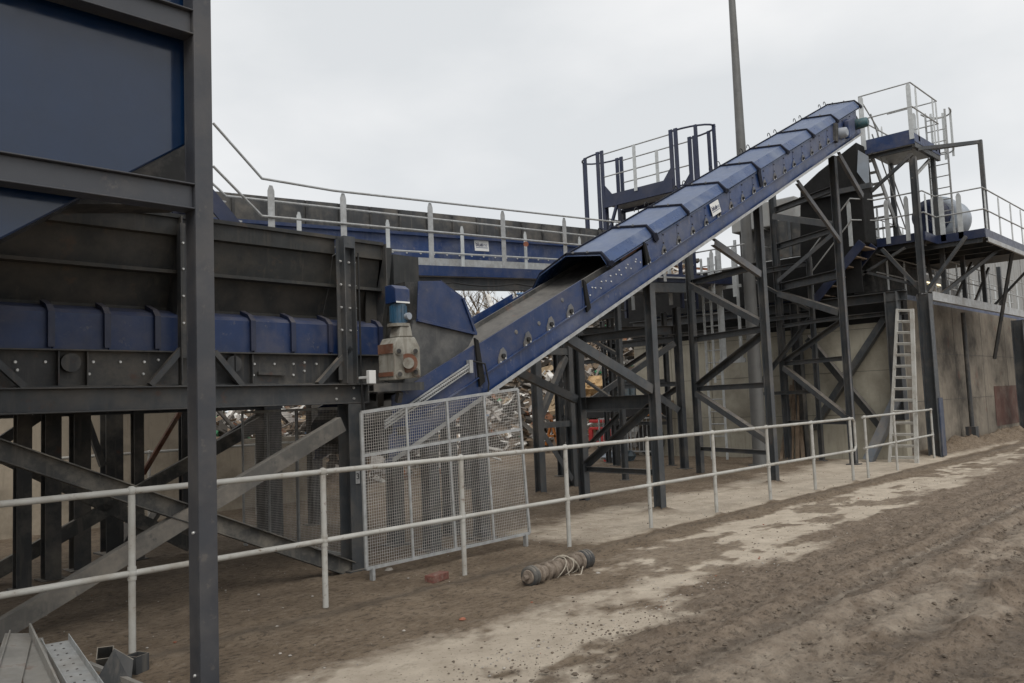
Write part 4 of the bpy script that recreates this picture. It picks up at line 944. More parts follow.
for k in range(11):
    b = MB(); b.cyl((Xe+.065, 6.02, 5.3+.29*k), (Xe+.065, 6.43, 5.3+.29*k), .014, n=6); b.build('rung', M['galv'], t)
for z in (7.45, 8.4):
    pts = [V((Xe+.07+.62*math.sin(a), 6.225+.32*math.cos(a), z)) for a in [math.pi*k/10 for k in range(11)]]
    b = MB(); b.tube(pts, .02, 6); b.build('hoop', M['galv'], t)
for a in (math.pi*.25, math.pi*.5, math.pi*.75):
    x, y = Xe+.07+.62*math.sin(a), 6.225+.32*math.cos(a); b = MB(); b.box((x-.02, y-.025, 7.3), (x+.01, y+.025, 8.5)); b.build('cage_bar', M['bright'], t)
# tall gantry over platform
t = thing('gantry_post', 'tall thin grey post with two bars reaching back to the high platform', 'post', (21.35, 5.13, 5))
b = MB(); b.box((21.35, 5.14, 4.95), (21.44, 5.23, 7.32)); b.build('post', M['steel'], t)
b = MB(); b.bar((21.4, 5.19, 7.28), (21.0, 6.25, 7.28), .07, .08); b.build('cross_bar', M['steel'], t)
b = MB(); b.bar((21.4, 5.19, 7.28), (20.2, 6.2, 7.12), .07, .08); b.build('cross_bar', M['steel'], t)

# drum machine
t = thing('fan_casing', 'round off-white fan casing with navy drive guard standing on the service platform', 'machine', (22.4, 6.6, 5.03))
cx_, cy_, cz_ = 22.6, 6.45, 5.85
b = MB(); b.lathe((cx_-.35, cy_, cz_), (cx_+.55, cy_, cz_), [(0, .38), (.02, .50), (.08, .52), (.12, .49), (.8, .49), (.86, .52), (.98, .52), (1, .3)], 32); b.build('casing', M['drum'], t)
b = MB(); b.lathe((cx_-.60, cy_+.15, cz_+.02), (cx_-.36, cy_+.15, cz_+.02), [(0, .25), (.1, .42), (1, .44)], 28); b.build('drive_guard', M['navy'], t)
b = MB(); b.cyl((cx_-.8, cy_+.25, cz_-.25), (cx_-.45, cy_+.25, cz_-.25), .2, n=20); b.build('motor', M['navy'], t)
b = MB(); b.box((cx_-.7, cy_-.4, 5.03), (cx_+.6, cy_+.6, 5.28)); b.build('base_frame', M['navy'], t)

# stair below the platform
t = thing('stair', 'open-tread steel stair with navy stringers dropping under the service platform', 'stair', (20, 7.6, 3))
for x in (19.0, 19.7):
    b = MB(); b.bar((x, 7.15, 4.95), (x, 8.35, 3.75), .03, .2); b.build('stringer', M['navy'], t)
for k in range(6):
    f = (k+.5)/6; y, z = 7.15+1.2*f, 4.95-1.2*f; b = MB(); b.box((19.03, y-.13, z-.01), (19.67, y+.10, z+.02)); b.build('tread', M['timber'], t)
# small stair up to the top platform
t = thing('stair', 'narrow steep stair between the service platform and the high platform', 'stair', (21.2, 7.4, 5))
for y in (7.2, 7.85):
    b = MB(); b.bar((20.1, y, 7.2), (22.0, y, 5.05), .03, .16); b.build('stringer', M['galv'], t)
for k in range(9):
    f = (k+.5)/9; b = MB(); b.box((20.1+1.9*f-.1, 7.22, 7.2-2.15*f), (20.1+1.9*f+.1, 7.83, 7.22-2.15*f)); b.build('tread', M['galv'], t)

# head chute and dark bin under the conveyor head
t = thing('discharge_bin', 'large black discharge bin hanging under the conveyor head', 'bin', (19.5, 8.2, 4.2))
Xd = 19.4
b = MB(); b.prism([PX(800, 189, Xd), PX(818, 172, Xd), PX(856, 142, Xd), PX(860, 175, Xd), PX(866, 242, Xd), PX(842, 262, Xd), PX(800, 258, Xd)], (.7, 0, 0)); b.build('body', M['iron'], t, bevel=.02)
b = MB(); b.prism([PX(858, 150, Xd-.03), PX(868, 156, Xd-.03), PX(869, 188, Xd-.03), PX(857, 172, Xd-.03)], (.025, 0, 0)); b.build('liner_plate', M['drum'], t)
b = MB(); b.bar(PX(800, 200, Xd-.06), PX(872, 185, Xd-.06), .1, .12); b.build('stiffener', M['steel'], t)
# light strut from conveyor head down
b = MB(); b.chan(PY(838, 154, 7.0), PY(862, 196, 7.0), .07, .12); tag(b.build('strut', M['lug'], None), 'pale strut under the conveyor head in front of the black bin', 'strut')
# shed / cabin
t = thing('control_cabin', 'grey clad control cabin behind the outer trestle', 'cabin', (21.5, 10, 4))
b = MB(); b.box((21.0, 9.6, 6.15), (23.5, 11.5, 6.85)); b.build('roof_box', M['shed'], t, bevel=.03)
b = MB(); b.box((21.2, 9.75, 4.0), (23.3, 10.15, 6.145)); b.build('wall', M['shed'], t)
for y in (9.7, 9.86):
    b = MB(); b.cyl((21.1, y, 4.0), (21.1, y, 6.14), .05, n=10); b.build('duct', M['galv'], t)
b = MB(); b.box((21.25, 10.2, 4.0), (23.3, 11.4, 6.14)); b.build('dark_wall', M['rubber'], t)
# intermediate deck level behind trestles
t = thing('rear_walkway', 'navy edged walkway at mid height behind the trestles and light mast', 'walkway', (17.8, 10, 4))
b = MB(); b.box((19.6, 8.3, 3.80), (19.63, 13.5, 4.0)); b.build('kick_board', M['blue'], t)
b = MB(); b.box((19.64, 8.3, 3.84), (20.6, 13.5, 3.87)); b.build('deck', M['steel_dirty'], t)
handrail('handrail', 'thin handrail on the mid-height walkway seen through the outer trestle', [[(19.6, 8.3, 4.95), (19.6, 13.5, 4.95)], [(19.6, 8.3, 4.45), (19.6, 13.5, 4.45)]], [(19.61, y, 3.87, 4.92, (0, 1, 0)) for y in (8.35, 9.1, 9.9, 10.7, 11.5, 12.3, 13.1)], pm='galv')
b = MB(); b.box((22.0, 11.3, 3.9), (26, 16.5, 5.3)); tag(b.build('dark_filler', M['iron'], None, bevel=.03), 'black box added to fill the dark gap behind the mid-height walkway', 'machine')  # added dark filler that closes a bright gap
b = MB(); b.box((20.7, 7.6, 3.85), (24, 8.1, 4.9)); b.box((20.8, 8.15, 3.76), (23.5, 11.2, 4.9)); tag(b.build('dark_filler', M['rubber'], None, bevel=.03), 'black boxes added to fill the dark gap under the service platform deck', 'machine')  # added dark filler below the deck, no known machine

# caged ladder hanging among the trestles
t = thing('caged_ladder', 'pale caged ladder between the trestles left of the mast', 'ladder', (17.4, 10.5, 2))
Xl = 17.4
y1, y2 = PX(706, 350, Xl).y, PX(721, 350, Xl).y
for y in (y1, (y1+y2)/2, y2):
    b = MB(); b.box((Xl-.02, y-.022, .1 if y != (y1+y2)/2 else 1.9), (Xl+.02, y+.022, 4.9)); b.build('ladder_rail', M['bright'], t)
for k in range(16):
    b = MB(); b.cyl((Xl, y1, .35+.29*k), (Xl, y2, .35+.29*k), .016, n=6); b.build('rung', M['galv'], t)
t = thing('safety_gate', 'pale rectangular steel frame hanging below the handrails beside the mast', 'steel frame', (17.4, 9.6, 2))
ya, yb = PX(722.5, 330, Xl).y, PX(740, 330, Xl).y; z0_, z1_ = PX(730, 361, Xl).z, 5.2
for y, w_ in ((ya, .06), (yb, .03)):
    b = MB(); b.box((Xl-.02, y-w_, z0_), (Xl+.02, y+w_, z1_)); b.build('upright', M['bright'], t)
for z, h_ in ((z0_, .05), (PX(730, 287, Xl).z, .035)):
    b = MB(); b.box((Xl-.03, yb-.1, z-h_), (Xl+.01, ya+.12, z+h_)); b.build('cross_bar', M['bright'], t)
handrail('handrail', 'upright pale handrails under the middle of the inclined conveyor', [[(16.8, 8.9, 4.95), (16.8, 12.2, 4.95)], [(16.8, 8.9, 4.45), (16.8, 12.2, 4.45)]], [(16.8, y, 3.8, 4.93, (0, 1, 0)) for y in (9.2, 9.75, 10.3, 10.9, 11.5, 12.0)], pm='bright', pw=.10)

# leaning ladder
t = thing('leaning_ladder', 'pale aluminium ladder with wide flat rungs leaning against the bay wall', 'ladder', (18.9, 6.6, 0))
XL = 18.75
Lb, Lt = PX(889.5, 461, 18.55), PX(897.5, 309, 18.98); Rb, Rt = PX(917, 463, 18.55), PX(912, 309, 18.98)
for A, B, w_ in ((Lb, Lt, .05), (Rb, Rt, .075)):
    b = MB(); b.bar((A.x, A.y, 0.0), B, w_, .07, (1, 0, 0)); b.build('ladder_rail', M['cream'] if False else M['rail'], t)
for k in range(14):
    f = .035 + k*.0735; A = V((Lb.x, Lb.y, 0)); A = A + (Lt-A)*f; B = V((Rb.x, Rb.y, 0)); B = B + (Rt-B)*f
    b = MB(); b.bar(A, B, .05, .045, (1, 0, .3)); b.build('rung', M['rail'], t)
# planks leaning on the wall
pl = ((786, 452, 789, 392), (791, 452, 795, 372), (797, 450, 797, 345), (781, 452, 792, 385), (803, 455, 799, 400))
for i, (x0, y0, x1, y1) in enumerate(pl):
    A = PX(x0, y0, 18.9); A.z = 0; B = PX(x1, y1, 19.28)
    b = MB(); b.bar(A, B, .09, .035, (1, 0, 0)); tag(b.build('plank', M['timber'], None),
      ('shortish brown plank leaning on the bay wall, second from the left', 'brown plank leaning on the bay wall in the middle of the five', 'longest brown plank leaning on the bay wall', 'leftmost brown plank leaning on the bay wall', 'rightmost short plank leaning on the bay wall')[i], 'plank', 'planks leaning on the bay wall')

# far structure right of the wall: pale cladding, lit strip lamps
t = thing('clad_building', 'pale clad building with lit strip lamps beyond the right-hand platform', 'building', (30, 9, 3.8))
b = MB()
x = 21.5
while x < 70: b.box((x, 9.6+.02*(int(x*10) % 2), 3.7), (x+.42, 9.65+.02*(int(x*10) % 2), 5.0 + max(0, x-24)*.14)); x += .44
b.build('cladding', M['shed'], t)
for (xa, xb, z) in ((28.6, 30.0, 4.95), (30.0, 31.2, 4.62)):
    b = MB(); b.box((xa, 8.8, z), (xb, 8.86, z+.08)); b.build('strip_lamp', lamp, t)
b = MB(); b.box((28.3, 8.93, 4.2), (32.5, 8.99, 5.3)); b.build('dark_opening', M['rubber'], t)
b = MB(); b.box((22, 7.32, 3.76), (34, 7.35, 3.98)); b.build('kick_board', M['blue'], t)
handrail('handrail', 'pale handrail on top of the stained concrete wall', [[(20.3, 7.35, 4.85), (33, 7.35, 4.85)], [(20.3, 7.35, 4.4), (33, 7.35, 4.4)]], [(21+1.2*k, 7.34, 3.75, 4.83) for k in range(10)], pm='bright', pw=.12)

# further steelwork, machines and services around the platforms
handrail('handrail', 'inner handrail with many close pale posts behind the fan casing and stair', [[(20.2, 8.0, zr), (24.5, 8.0, zr)], [(20.2, 8.0, 5.6), (24.5, 8.0, 5.6)]],
         [(20.3+.5*k, 8.0, 5.0, zr-.02) for k in range(9)], pm='bright', pw=.10)
t = thing('screen_machine', 'dark grey screening machine with ribs standing behind the platform stair', 'machine', (21, 9, 5))
b = MB(); b.box((20.9, 8.5, 5.03), (22.6, 10.2, 6.25)); b.build('body', M['steel_dirty'], t, bevel=.02)
for k in range(5):
    b = MB(); b.box((20.84, 8.55+.38*k, 5.05), (20.895, 8.62+.38*k, 6.2)); b.build('rib', M['steel'], t)
b = MB(); b.cyl((20.75, 8.3, 5.55), (20.75, 8.3, 6.4), .09, n=12); b.build('pipe', M['drum'], t)
for lab, legs, hs, ds in (
    ('slim back trestle left of the pale caged ladder, before the bay wall', [(16.6, 11.0, 3.6), (16.8, 13.0, 3.6)], [(0, 1, 3.0, .1), (0, 1, 2.0, .08), (0, 1, 1.0, .08)], [(0, 1.1, 1, 1.9, .08), (0, 2.9, 1, 2.1, .08)]),
    ('slim back trestle close to the bay wall behind the tall outer trestle', [(18.7, 8.3, 4.8), (18.9, 10.0, 4.8)], [(0, 1, 4.6, .12), (0, 1, 3.4, .1), (0, 1, 1.6, .08)], [(0, 3.5, 1, 4.5, .08), (0, 3.3, 1, 1.7, .09)]),
    ('slim trestle with cross beams standing close to the red machine', [(13.3, 9.9, 3.6), (13.4, 11.4, 3.6)], [(0, 1, 3.3, .14), (0, 1, 2.4, .08), (0, 1, 1.4, .08)], [(0, 2.5, 1, 3.2, .08), (0, 1.5, 1, 2.3, .08), (0, 1.3, 1, .3, .08)])):
    trestle(lab, legs, hs, ds, w=.10)
b = MB(); b.box((19.35, 7.35, 3.86), (19.4, 13.6, 4.9)); b.box((19.7, 7.4, 4.95), (20.1, 9.6, 5.0)); tag(b.build('screen_plate', M['iron'], None), 'black screen plate above the bay wall behind the trestles', 'plate')
for i, (A, B) in enumerate((((20.1, 6.3, 3.9), (20.1, 8.6, 4.85)), ((20.1, 8.6, 3.9), (20.1, 6.6, 4.85)), ((22.6, 6.3, 3.8), (24.2, 6.3, 4.85)), ((24.2, 6.3, 3.8), (25.8, 6.3, 4.85)), ((20.6, 6.3, 3.8), (22.3, 6.3, 4.85)), ((26.0, 6.3, 3.8), (26.0, 5.2, 4.9)))):
    b = MB(); b.bar(A, B, .06, .06); b.build('lattice_brace', M['steel'], bpy.data.objects['support_structure'])
for x in (21.6, 23.2, 25.0, 26.6):
    b = MB(); b.box((x-.05, 6.2, 3.78), (x+.05, 6.3, 4.95)); b.build('upright', M['steel'], bpy.data.objects['support_structure'])
handrail('handrail', 'pale handrail over the grey channel below the service platform at the far right', [[(22.0, 6.4, 4.75), (31, 6.4, 4.75)], [(22.0, 6.4, 4.3), (31, 6.4, 4.3)]], [(22.2+1.0*k, 6.4, 3.78, 4.73) for k in range(9)], pm='bright', pw=.12)
# cables and pipes
def cable(name, label, cat, pts, r, mt, sag=0):
    P_ = []
    for i in range(len(pts)-1):
        A, B = V(pts[i]), V(pts[i+1])
        for k in range(8): f = k/8; P_.append(A + (B-A)*f - V((0, 0, sag*4*f*(1-f))))
    P_.append(V(pts[-1])); b = MB(); b.tube(P_, r, 6); return tag(b.build(name, M[mt], None), label, cat)
cable('cable', 'thin black cable sagging beneath the upper walkway', 'cable', [W(7.2, 9.55, 3.5), W(8.6, 9.55, 3.5), W(10.0, 9.55, 3.5), W(11.6, 9.55, 3.5)], .012, 'black', .05)
cable('cable', 'black cable running up the bolted column of the feed hopper', 'cable', [(4.955, 6.94, 3.2), (4.955, 6.94, 1.95), (4.98, 6.93, .3)], .010, 'black', .0)
cable('conduit', 'grey conduit clipped to the outer trestle leg', 'conduit', [(17.86, 7.18, .1), (17.86, 7.18, 6.2)], .02, 'lug', 0)
handrail('handrail', 'sloping pale stair rail beside the open-tread stair under the service platform', [[(20.05, 7.2, 6.1), (18.98, 7.35, 6.0), (18.98, 8.45, 4.85)], [(20.05, 7.2, 5.6), (18.98, 7.35, 5.5), (18.98, 8.45, 4.35)]],
         [(19.0, 7.4, 4.9, 5.95, (0, 1, 0)), (19.0, 8.4, 3.8, 4.85, (0, 1, 0))], pm='bright')

# ------------------------------------------------------------------ things on the ground
t = thing('conveyor_roller', 'dirty worn conveyor roller with rubber rings and pale cord lying on the mud', 'roller', (5.8, 5.1, 0))
A, B = V((5.33, 5.08, .075)), V((6.28, 5.17, .08)); r_ = mat('dirty_roller', (.17, .135, .105), .9, var=.3, scale=12, dust=(.32,.27,.22), dust_amt=.6, dust_scale=12, spots=(.09,.07,.055), spot_amt=.7, spot_scale=14)
b = MB(); b.cyl(A - (B-A)*.06, B + (B-A)*.03, .022, n=12); b.build('shaft', r_, t)
b = MB(); b.lathe(A, B, [(0, .055), (.01, .062), (.99, .062), (1, .055)], 20); b.build('tube', r_, t)
for i, f in enumerate((.03, .07, .16, .27, .38, .50, .61, .72, .83, .89, .94, .975)):
    c = A + (B-A)*f; d = (B-A).normalized(); R_ = (.090 if i in (0, 1, 8, 9, 10, 11) else .084) * (1 + .03*math.sin(i*2.3)); b = MB()
    b.lathe(c - d*.018, c + d*.018, [(0, R_*.8), (.2, R_), (.8, R_), (1, R_*.8)], 20); b.build('rubber_ring', M['steel_dirty'] if i in (0, 1, 9, 10, 11) else r_, t)
b = MB(); d = (B-A).normalized()
for k in range(4):
    pts = []
    f0 = .46 + .05*k
    for j in range(26):
        a = j/25*2*math.pi; f = f0 + .09*math.sin(a*1.0 + k) + .02*k; c = A + (B-A)*f
        rr = .090 + .006*math.sin(3*a+k); pts.append(c + V((-.08*math.cos(a)*0, -math.cos(a)*rr, math.sin(a)*rr)))
    b.tube(pts, .006, 5)
b.build('cord', M['cord'], t)
b = MB(); q = A + (B-A)*.5
b.tube([q + V((0, -.09, .02)), q + V((.01, -.11, -.07)), q + V((.15, -.13, -.075)), q + V((.22, -.10, -.02))], .006, 5); b.build('loose_cord', M['cord'], t)
q = PZ(437, 581)
t0 = MB(); t0.box((-.12, -.05, 0), (.12, .05, .07)); m = Matrix.Translation(q) @ Matrix.Rotation(R(12), 4, 'Z'); t0.v = [tuple(m @ V(p)) for p in t0.v]
tag(t0.build('brick', M['brick'], None, bevel=.006), 'red brick lying in the mud beside the mesh guard', 'brick')
for i, (x, y, s, mt, lab) in enumerate(((389, 571, .05, 'stone', 'white chip of rubble on the mud below the mesh guard'), (463, 620, .03, 'brickbit', 'orange brick crumb on the ground right of the grey post'), (598, 574, .03, 'stone', 'pale pebble on the mud just right of the roller'))):
    q = PZ(x, y); b = MB(); rock(b, (q.x, q.y, s*.25), s, .5); tag(b.build('stone', M[mt], None), lab, 'stone')
# scrap steel at lower left
def scrap_channel(A, B, w, h, lab, side=0, perf=False, up=(0,0,1), kind='chan'):
    b = MB(); A = V(A); B = V(B); b.bar(A, B, w, .006, up); u = V(up)
    a_, b_, d, sd, uu = b.frame(A, B, up)
    for s in (-1, 1): b.bar(A + sd*(s*(w/2-.003)) + uu*(h/2+.0035), B + sd*(s*(w/2-.003)) + uu*(h/2+.0035), .006, h, uu)
    if perf:
        n = 12
        for i in range(n): p = A + (B-A)*((i+.5)/n) + uu*.0035; b.bolts([p - sd*w*.15, p + sd*w*.15], uu, .008, .003, 1)
    return tag(b.build('steel_channel', [M['galv'] if perf else M['scrap'], M['rubber']], None, bevel=.002), lab, 'scrap steel', 'offcuts of scrap steel')
M['scrap'] = mat('dull_scrap_steel', (.26, .25, .23), .6, .2, var=.2, scale=6, dust=(.2, .16, .12), dust_amt=.5, spots=RUST, spot_amt=.5)
P3 = lambda x, y, z: PZ(x, y, z)
scrap_channel(P3(55, 643, .24), P3(98, 712, .18), .155, .04, 'perforated galvanised channel lying in the scrap heap, holed face up', perf=True)
b = MB(); b.bar(P3(19, 634, .30), P3(-6, 720, .24), .15, .01, (.2, .1, 1)); b.bar(P3(10, 633, .31), P3(-17, 720, .25), .008, .04)
tag(b.build('steel_plate', M['scrap'], None, bevel=.002), 'flat pale steel strip at the corner of the scrap heap', 'scrap steel', 'offcuts of scrap steel')
b = MB(); b.bar(P3(30, 628, .33), P3(64, 700, .27), .012, .06); b.bar(P3(30, 640, .27), P3(44, 705, .22), .14, .008)
tag(b.build('steel_angle', M['scrap'], None, bevel=.002), 'thin steel angle standing on edge between the two pale channels', 'scrap steel', 'offcuts of scrap steel')
def box_off(x, y, s, rz, lab, ty=0.):
    q = PZ(x, y); b = MB(); w, h, tt = s, s*1.1, .006
    b.box((-w/2, -w/2, 0), (w/2, -w/2+tt, h)); b.box((-w/2, w/2-tt, 0), (w/2, w/2, h)); b.box((-w/2, -w/2+tt+.0003, 0), (-w/2+tt, w/2-tt-.0003, h)); b.box((w/2-tt, -w/2+tt+.0003, 0), (w/2, w/2-tt-.0003, h))
    m = Matrix.Translation(q) @ Matrix.Rotation(R(rz), 4, 'Z') @ Matrix.Rotation(R(ty), 4, 'X'); b.v = [tuple(m @ V(p)) for p in b.v]
    tag(b.build('tube_offcut', M['steel_dirty'], None), lab, 'scrap steel', 'offcuts of scrap steel')
box_off(137, 672, .10, 20, 'short square tube offcut standing open end up beside the first rail post')
box_off(106, 664, .10, -25, 'square tube offcut tipped on its side left of the rail post', 35)
q = PZ(121, 680); b = MB(); b.prism([q + V((-.14, .05, .0)), q + V((.02, -.10, .0)), q + V((.05, -.06, .12)), q + V((-.03, .03, .19))], (.008, .01, 0)); tag(b.build('steel_plate', M['steel_dirty'], None), 'dark bent triangular steel plate between two tube offcuts', 'scrap steel', 'offcuts of scrap steel')
b = MB(); b.bar(P3(88, 664, .02), P3(150, 690, .02), .03, .03); tag(b.build('steel_angle', M['scrap'], None), 'thin steel bar lying flat below the tube offcuts', 'scrap steel', 'offcuts of scrap steel')

# ------------------------------------------------------------------ scrap heaps, background machines, trees
def heap(name, label, cx, cy, rx_, ry_, hz, n, seed, pal, smin=.05, smax=.45, rot=0):
    rr = random.Random(seed); b = MB()
    N1 = 40
    def hh(x, y):
        u, v = (x-cx)/rx_, (y-cy)/ry_; d = math.sqrt(u*u+v*v)
        if d >= 1: return 0
        return hz*(1-d)**.7*(.8+.35*float(vnoise(np.array([x*.7+seed]), np.array([y*.7]))[0]))
    vs = []; fs = []
    for i in range(N1+1):
        for j in range(N1+1):
            x = cx - rx_ + 2*rx_*i/N1; y = cy - ry_ + 2*ry_*j/N1; vs.append((x, y, hh(x, y)-.03))
    for i in range(N1):
        for j in range(N1): fs.append((i*(N1+1)+j, (i+1)*(N1+1)+j, (i+1)*(N1+1)+j+1, i*(N1+1)+j+1))
    b.add(vs, fs, False)
    for k in range(n):
        a = rr.uniform(0, 6.283); d = math.sqrt(rr.random()); x, y = cx+rx_*d*math.cos(a), cy+ry_*d*math.sin(a)
        z = hh(x, y); s = rr.uniform(smin, smax)**1.0 * (1 if rr.random() < .8 else 1.8)
        e = [s, s*rr.uniform(.12, .7), s*rr.uniform(.03, .35)]
        if rr.random() < .18: e = [s*4.5, s*.16, s*.12]
        m = Matrix.Translation((x, y, z + rr.uniform(-.05, .12))) @ Matrix.Rotation(rr.uniform(0, 6.28), 4, 'Z') @ Matrix.Rotation(rr.uniform(-1.1, 1.1), 4, 'X') @ Matrix.Rotation(rr.uniform(-1.0, 1.0), 4, 'Y')
        b.m = rr.choices(range(1, len(pal)), weights=[p[1] for p in pal[1:]])[0]
        q = [m @ V((sx*e[0]/2, sy*e[1]/2, sz*e[2]/2)) for sx, sy, sz in ((-1,-1,-1),(1,-1,-1),(1,1,-1),(-1,1,-1),(-1,-1,1),(1,-1,1),(1,1,1),(-1,1,1))]
        jit = s*.12; q = [p + V((rr.uniform(-jit, jit), rr.uniform(-jit, jit), rr.uniform(-jit, jit))) for p in q]
        b.add(q, [(0,3,2,1),(4,5,6,7),(0,1,5,4),(1,2,6,5),(2,3,7,6),(3,0,4,7)], False)
    return tag(b.build(name, [p[0] for p in pal]), label, None, None, 'stuff')
def simple(name, c, r=.85): return mat(name, c, r, var=.35, scale=5, bump=0)
pal = [(simple('heap_earth', (.15, .115, .085)), 0), (simple('scrap_grey', (.36, .33, .30)), 6), (simple('scrap_brown', (.27, .20, .14)), 4), (simple('scrap_dark', (.055, .048, .04)), 5),
       (simple('scrap_white', (.66, .64, .60)), 3.2), (simple('scrap_rust', (.24, .11, .06)), .8), (simple('scrap_wood', (.36, .27, .17)), .9), (simple('scrap_blue', (.10, .18, .3)), .25), (simple('scrap_green', (.06, .25, .12)), .15)]
heap('scrap_heap', 'huge mixed heap of demolition scrap and timber behind the trestles', 30.5, 21.5, 13.5, 6.5, 8.5, 20000, 5, pal, .05, .42)
heap('scrap_heap', 'lower heap of mixed scrap beyond the mesh guard', 11.2, 17.8, 5.0, 3.0, 2.0, 3600, 8, pal, .05, .35)
heap('scrap_heap', 'colourful heap of crushed waste above the far buff wall', 8.9, 18.2, 4.2, 2.6, 1.5, 1800, 9, pal[:4] + [(pal[4][0], 5), (pal[5][0], 2), (pal[7][0], 1.5), (pal[8][0], 1.5)], .05, .35)

def bare_tree(x, y, h, seed, label, ever=False):
    rr = random.Random(seed); t = thing('bare_tree', label, 'tree', (x, y, 0), 'trees beyond the scrap heap')
    tb = MB(); cb = MB()
    def grow(b, p, d, L, r, lev):
        pts = [p]; q = p; dd = d
        for k in range(3):
            dd = (dd + V((rr.uniform(-.18, .18), rr.uniform(-.18, .18), rr.uniform(-.02, .16)))).normalized(); q = q + dd*L/3; pts.append(q)
        for k in range(3): b.cyl(pts[k], pts[k+1], r*(1-.2*k), r*(1-.2*(k+1)), n=5 if lev else 8, cap=False)
        if lev >= 5: return
        for i in range(3 if lev < 4 else 4):
            f = pts[1 + min(2, int(rr.random()*3))]; a = rr.uniform(0, 6.28); e = (dd*.75 + V((math.cos(a), math.sin(a), .25))*rr.uniform(.4, .8)).normalized()
            grow(cb, f, e, L*rr.uniform(.55, .78), max(.008, r*.55), lev+1)
    grow(tb, V((x, y, -.1)), V((0, 0, 1)), h*.38, h*.018, 0)
    tb.build('trunk', M['bark'], t); cb.build('crown', M['twig'], t)
trees = [(27.5, 33, 11, 'bare twiggy tree seen above the belt tail'), (30.5, 31, 12, 'bare tree with tawny twigs right of the gap above the belt'), (37, 31, 12, 'bare tree behind the tall dark trestle'),
         (41, 29.5, 12, 'bare tree behind the scrap heap, nearer the bay wall'), (34, 34, 13, 'bare tree far behind the red machine')]
for i, (x, y, h, l) in enumerate(trees): bare_tree(x, y, h, 20+i, l)
# far hedge line
rr = random.Random(4); b = MB()
for k in range(9000):
    x = rr.uniform(-30, 90); y = 62 + rr.uniform(-3, 3) + .1*x; hmax = 3.2 + 1.6*math.sin(x*.21) + .9*math.sin(x*.83)
    z = rr.random()**.7*hmax; s = rr.uniform(.15, .5); a = rr.uniform(0, 3.14)
    d1 = V((math.cos(a), math.sin(a), rr.uniform(-.5, .5)))*s; d2 = V((rr.uniform(-.4, .4), rr.uniform(-.4, .4), 1))*s*.8; c = V((x, y, z))
    b.add([c-d1, c+d2*.4, c+d1, c-d2], [(0,1,2,3)], False)
tag(b.build('hedgerow', mat('dull_hedge', (.085, .075, .045), .9, var=.4, scale=.6, bump=0)), 'dull brown hedgerow along the horizon', None, None, 'stuff')

# red machine with grey container
t = thing('red_machine', 'red machine chassis standing under a dark deck behind the trestles', 'machine', (17.5, 13.5, 0))
Xr = 18.3
def rb(b, x0, y0, x1, y1, d=.3, X=Xr): p, q = PX(x0, y1, X), PX(x1, y0, X); b.box((X, p.y, p.z), (X+d, q.y, q.z))
b = MB(); rb(b, 589, 419, 626, 423, .10); rb(b, 589, 427, 604, 430, .08); rb(b, 589, 441, 613, 444, .08); b.build('chassis', M['red'], t, bevel=.02)
for x0, x1 in ((589, 592), (600, 603), (610, 613)):
    b = MB(); rb(b, x0, 429, x1, 441, .06); b.build('bracket', M['red'], t)
b = MB(); rb(b, 605, 422, 624, 427, .25, Xr+.5); rb(b, 614, 427, 618, 432, .2, Xr+.5); b.build('bumper', M['red'], t)
b = MB(); rb(b, 587, 405, 658, 418, 1.6, Xr+.4); b.build('dark_deck', M['black'], t)
b = MB(); rb(b, 587, 401, 658, 405.5, 1.8, Xr+.3); b.build('deck_edge', M['timber'], t)
b = MB(); rb(b, 634, 413, 660, 416, .1, Xr+.2); b.build('orange_strip', M['orange'], t)
for x in (598, 640):
    c = PX(x, 448, Xr+.5); b = MB(); b.lathe((Xr+.9, c.y, .45), (Xr+1.2, c.y, .45), [(0, .2), (.05, .40), (.2, .45), (.8, .45), (1, .40)], 20); b.build('wheel', M['rubber'], t)
t = thing('skip_container', 'faded blue-grey steel container among the scrap behind the trestle', 'container', (20, 14, 0))
b = MB(); rb(b, 606, 377, 650, 401, 2.0, 20.5); 
for x in range(609, 650, 6): rb(b, x, 379, x+1.5, 400, .06, 20.44)
b.build('body', M['contain'], t, bevel=.02)
b = MB(); rb(b, 604, 375.5, 652, 378, 2.1, 20.45); b.build('rim', M['contain'], t)
b = MB()
for k in range(5):
    c = PX(590+k*2.6, 388 - (k % 3)*3, 21); rock(b, (c.x, c.y, c.z), .35, .8)
tag(b.build('waste_bales', simple('tan_waste', (.45, .30, .15))), 'tan waste bulging beside the blue-grey container', None, None, 'stuff')
# site barrier fences in the distance
def barrier(label, X, y0px, y1px, top):
    ya, yb = PX(y0px, 440, X).y, PX(y1px, 440, X).y; t = thing('site_barrier', label, 'barrier', (X, (ya+yb)/2, 0), 'grey site barriers')
    b = MB()
    for z in (.25, top): b.bar((X, ya, z), (X, yb, z), .035, .035)
    for y in (ya, yb): b.bar((X, y, 0), (X, y, top), .035, .035, (1, 0, 0))
    b.build('frame', M['galv'], t); b = MB(); n = int(abs(ya-yb)/.12)
    for k in range(1, n): y = ya + (yb-ya)*k/n; b.bar((X, y, .26), (X, y, top-.02), .016, .016, (1, 0, 0))
    b.build('bars', M['galv'], t)
barrier('grey barred site barrier below the red machine', 17.6, 600, 628, 1.1); barrier('grey barred site barrier right of the red machine', 17.6, 631, 656, 1.1)
b = MB(); b.cyl(PX(607, 458, 17.3).xy.to_3d(), PX(607, 458, 17.3).xy.to_3d()+V((0,0,.5)), .09, .07, 14); tag(b.build('red_post', M['red'], None, bevel=.01), 'short red bollard beside the grey site barrier', 'bollard')
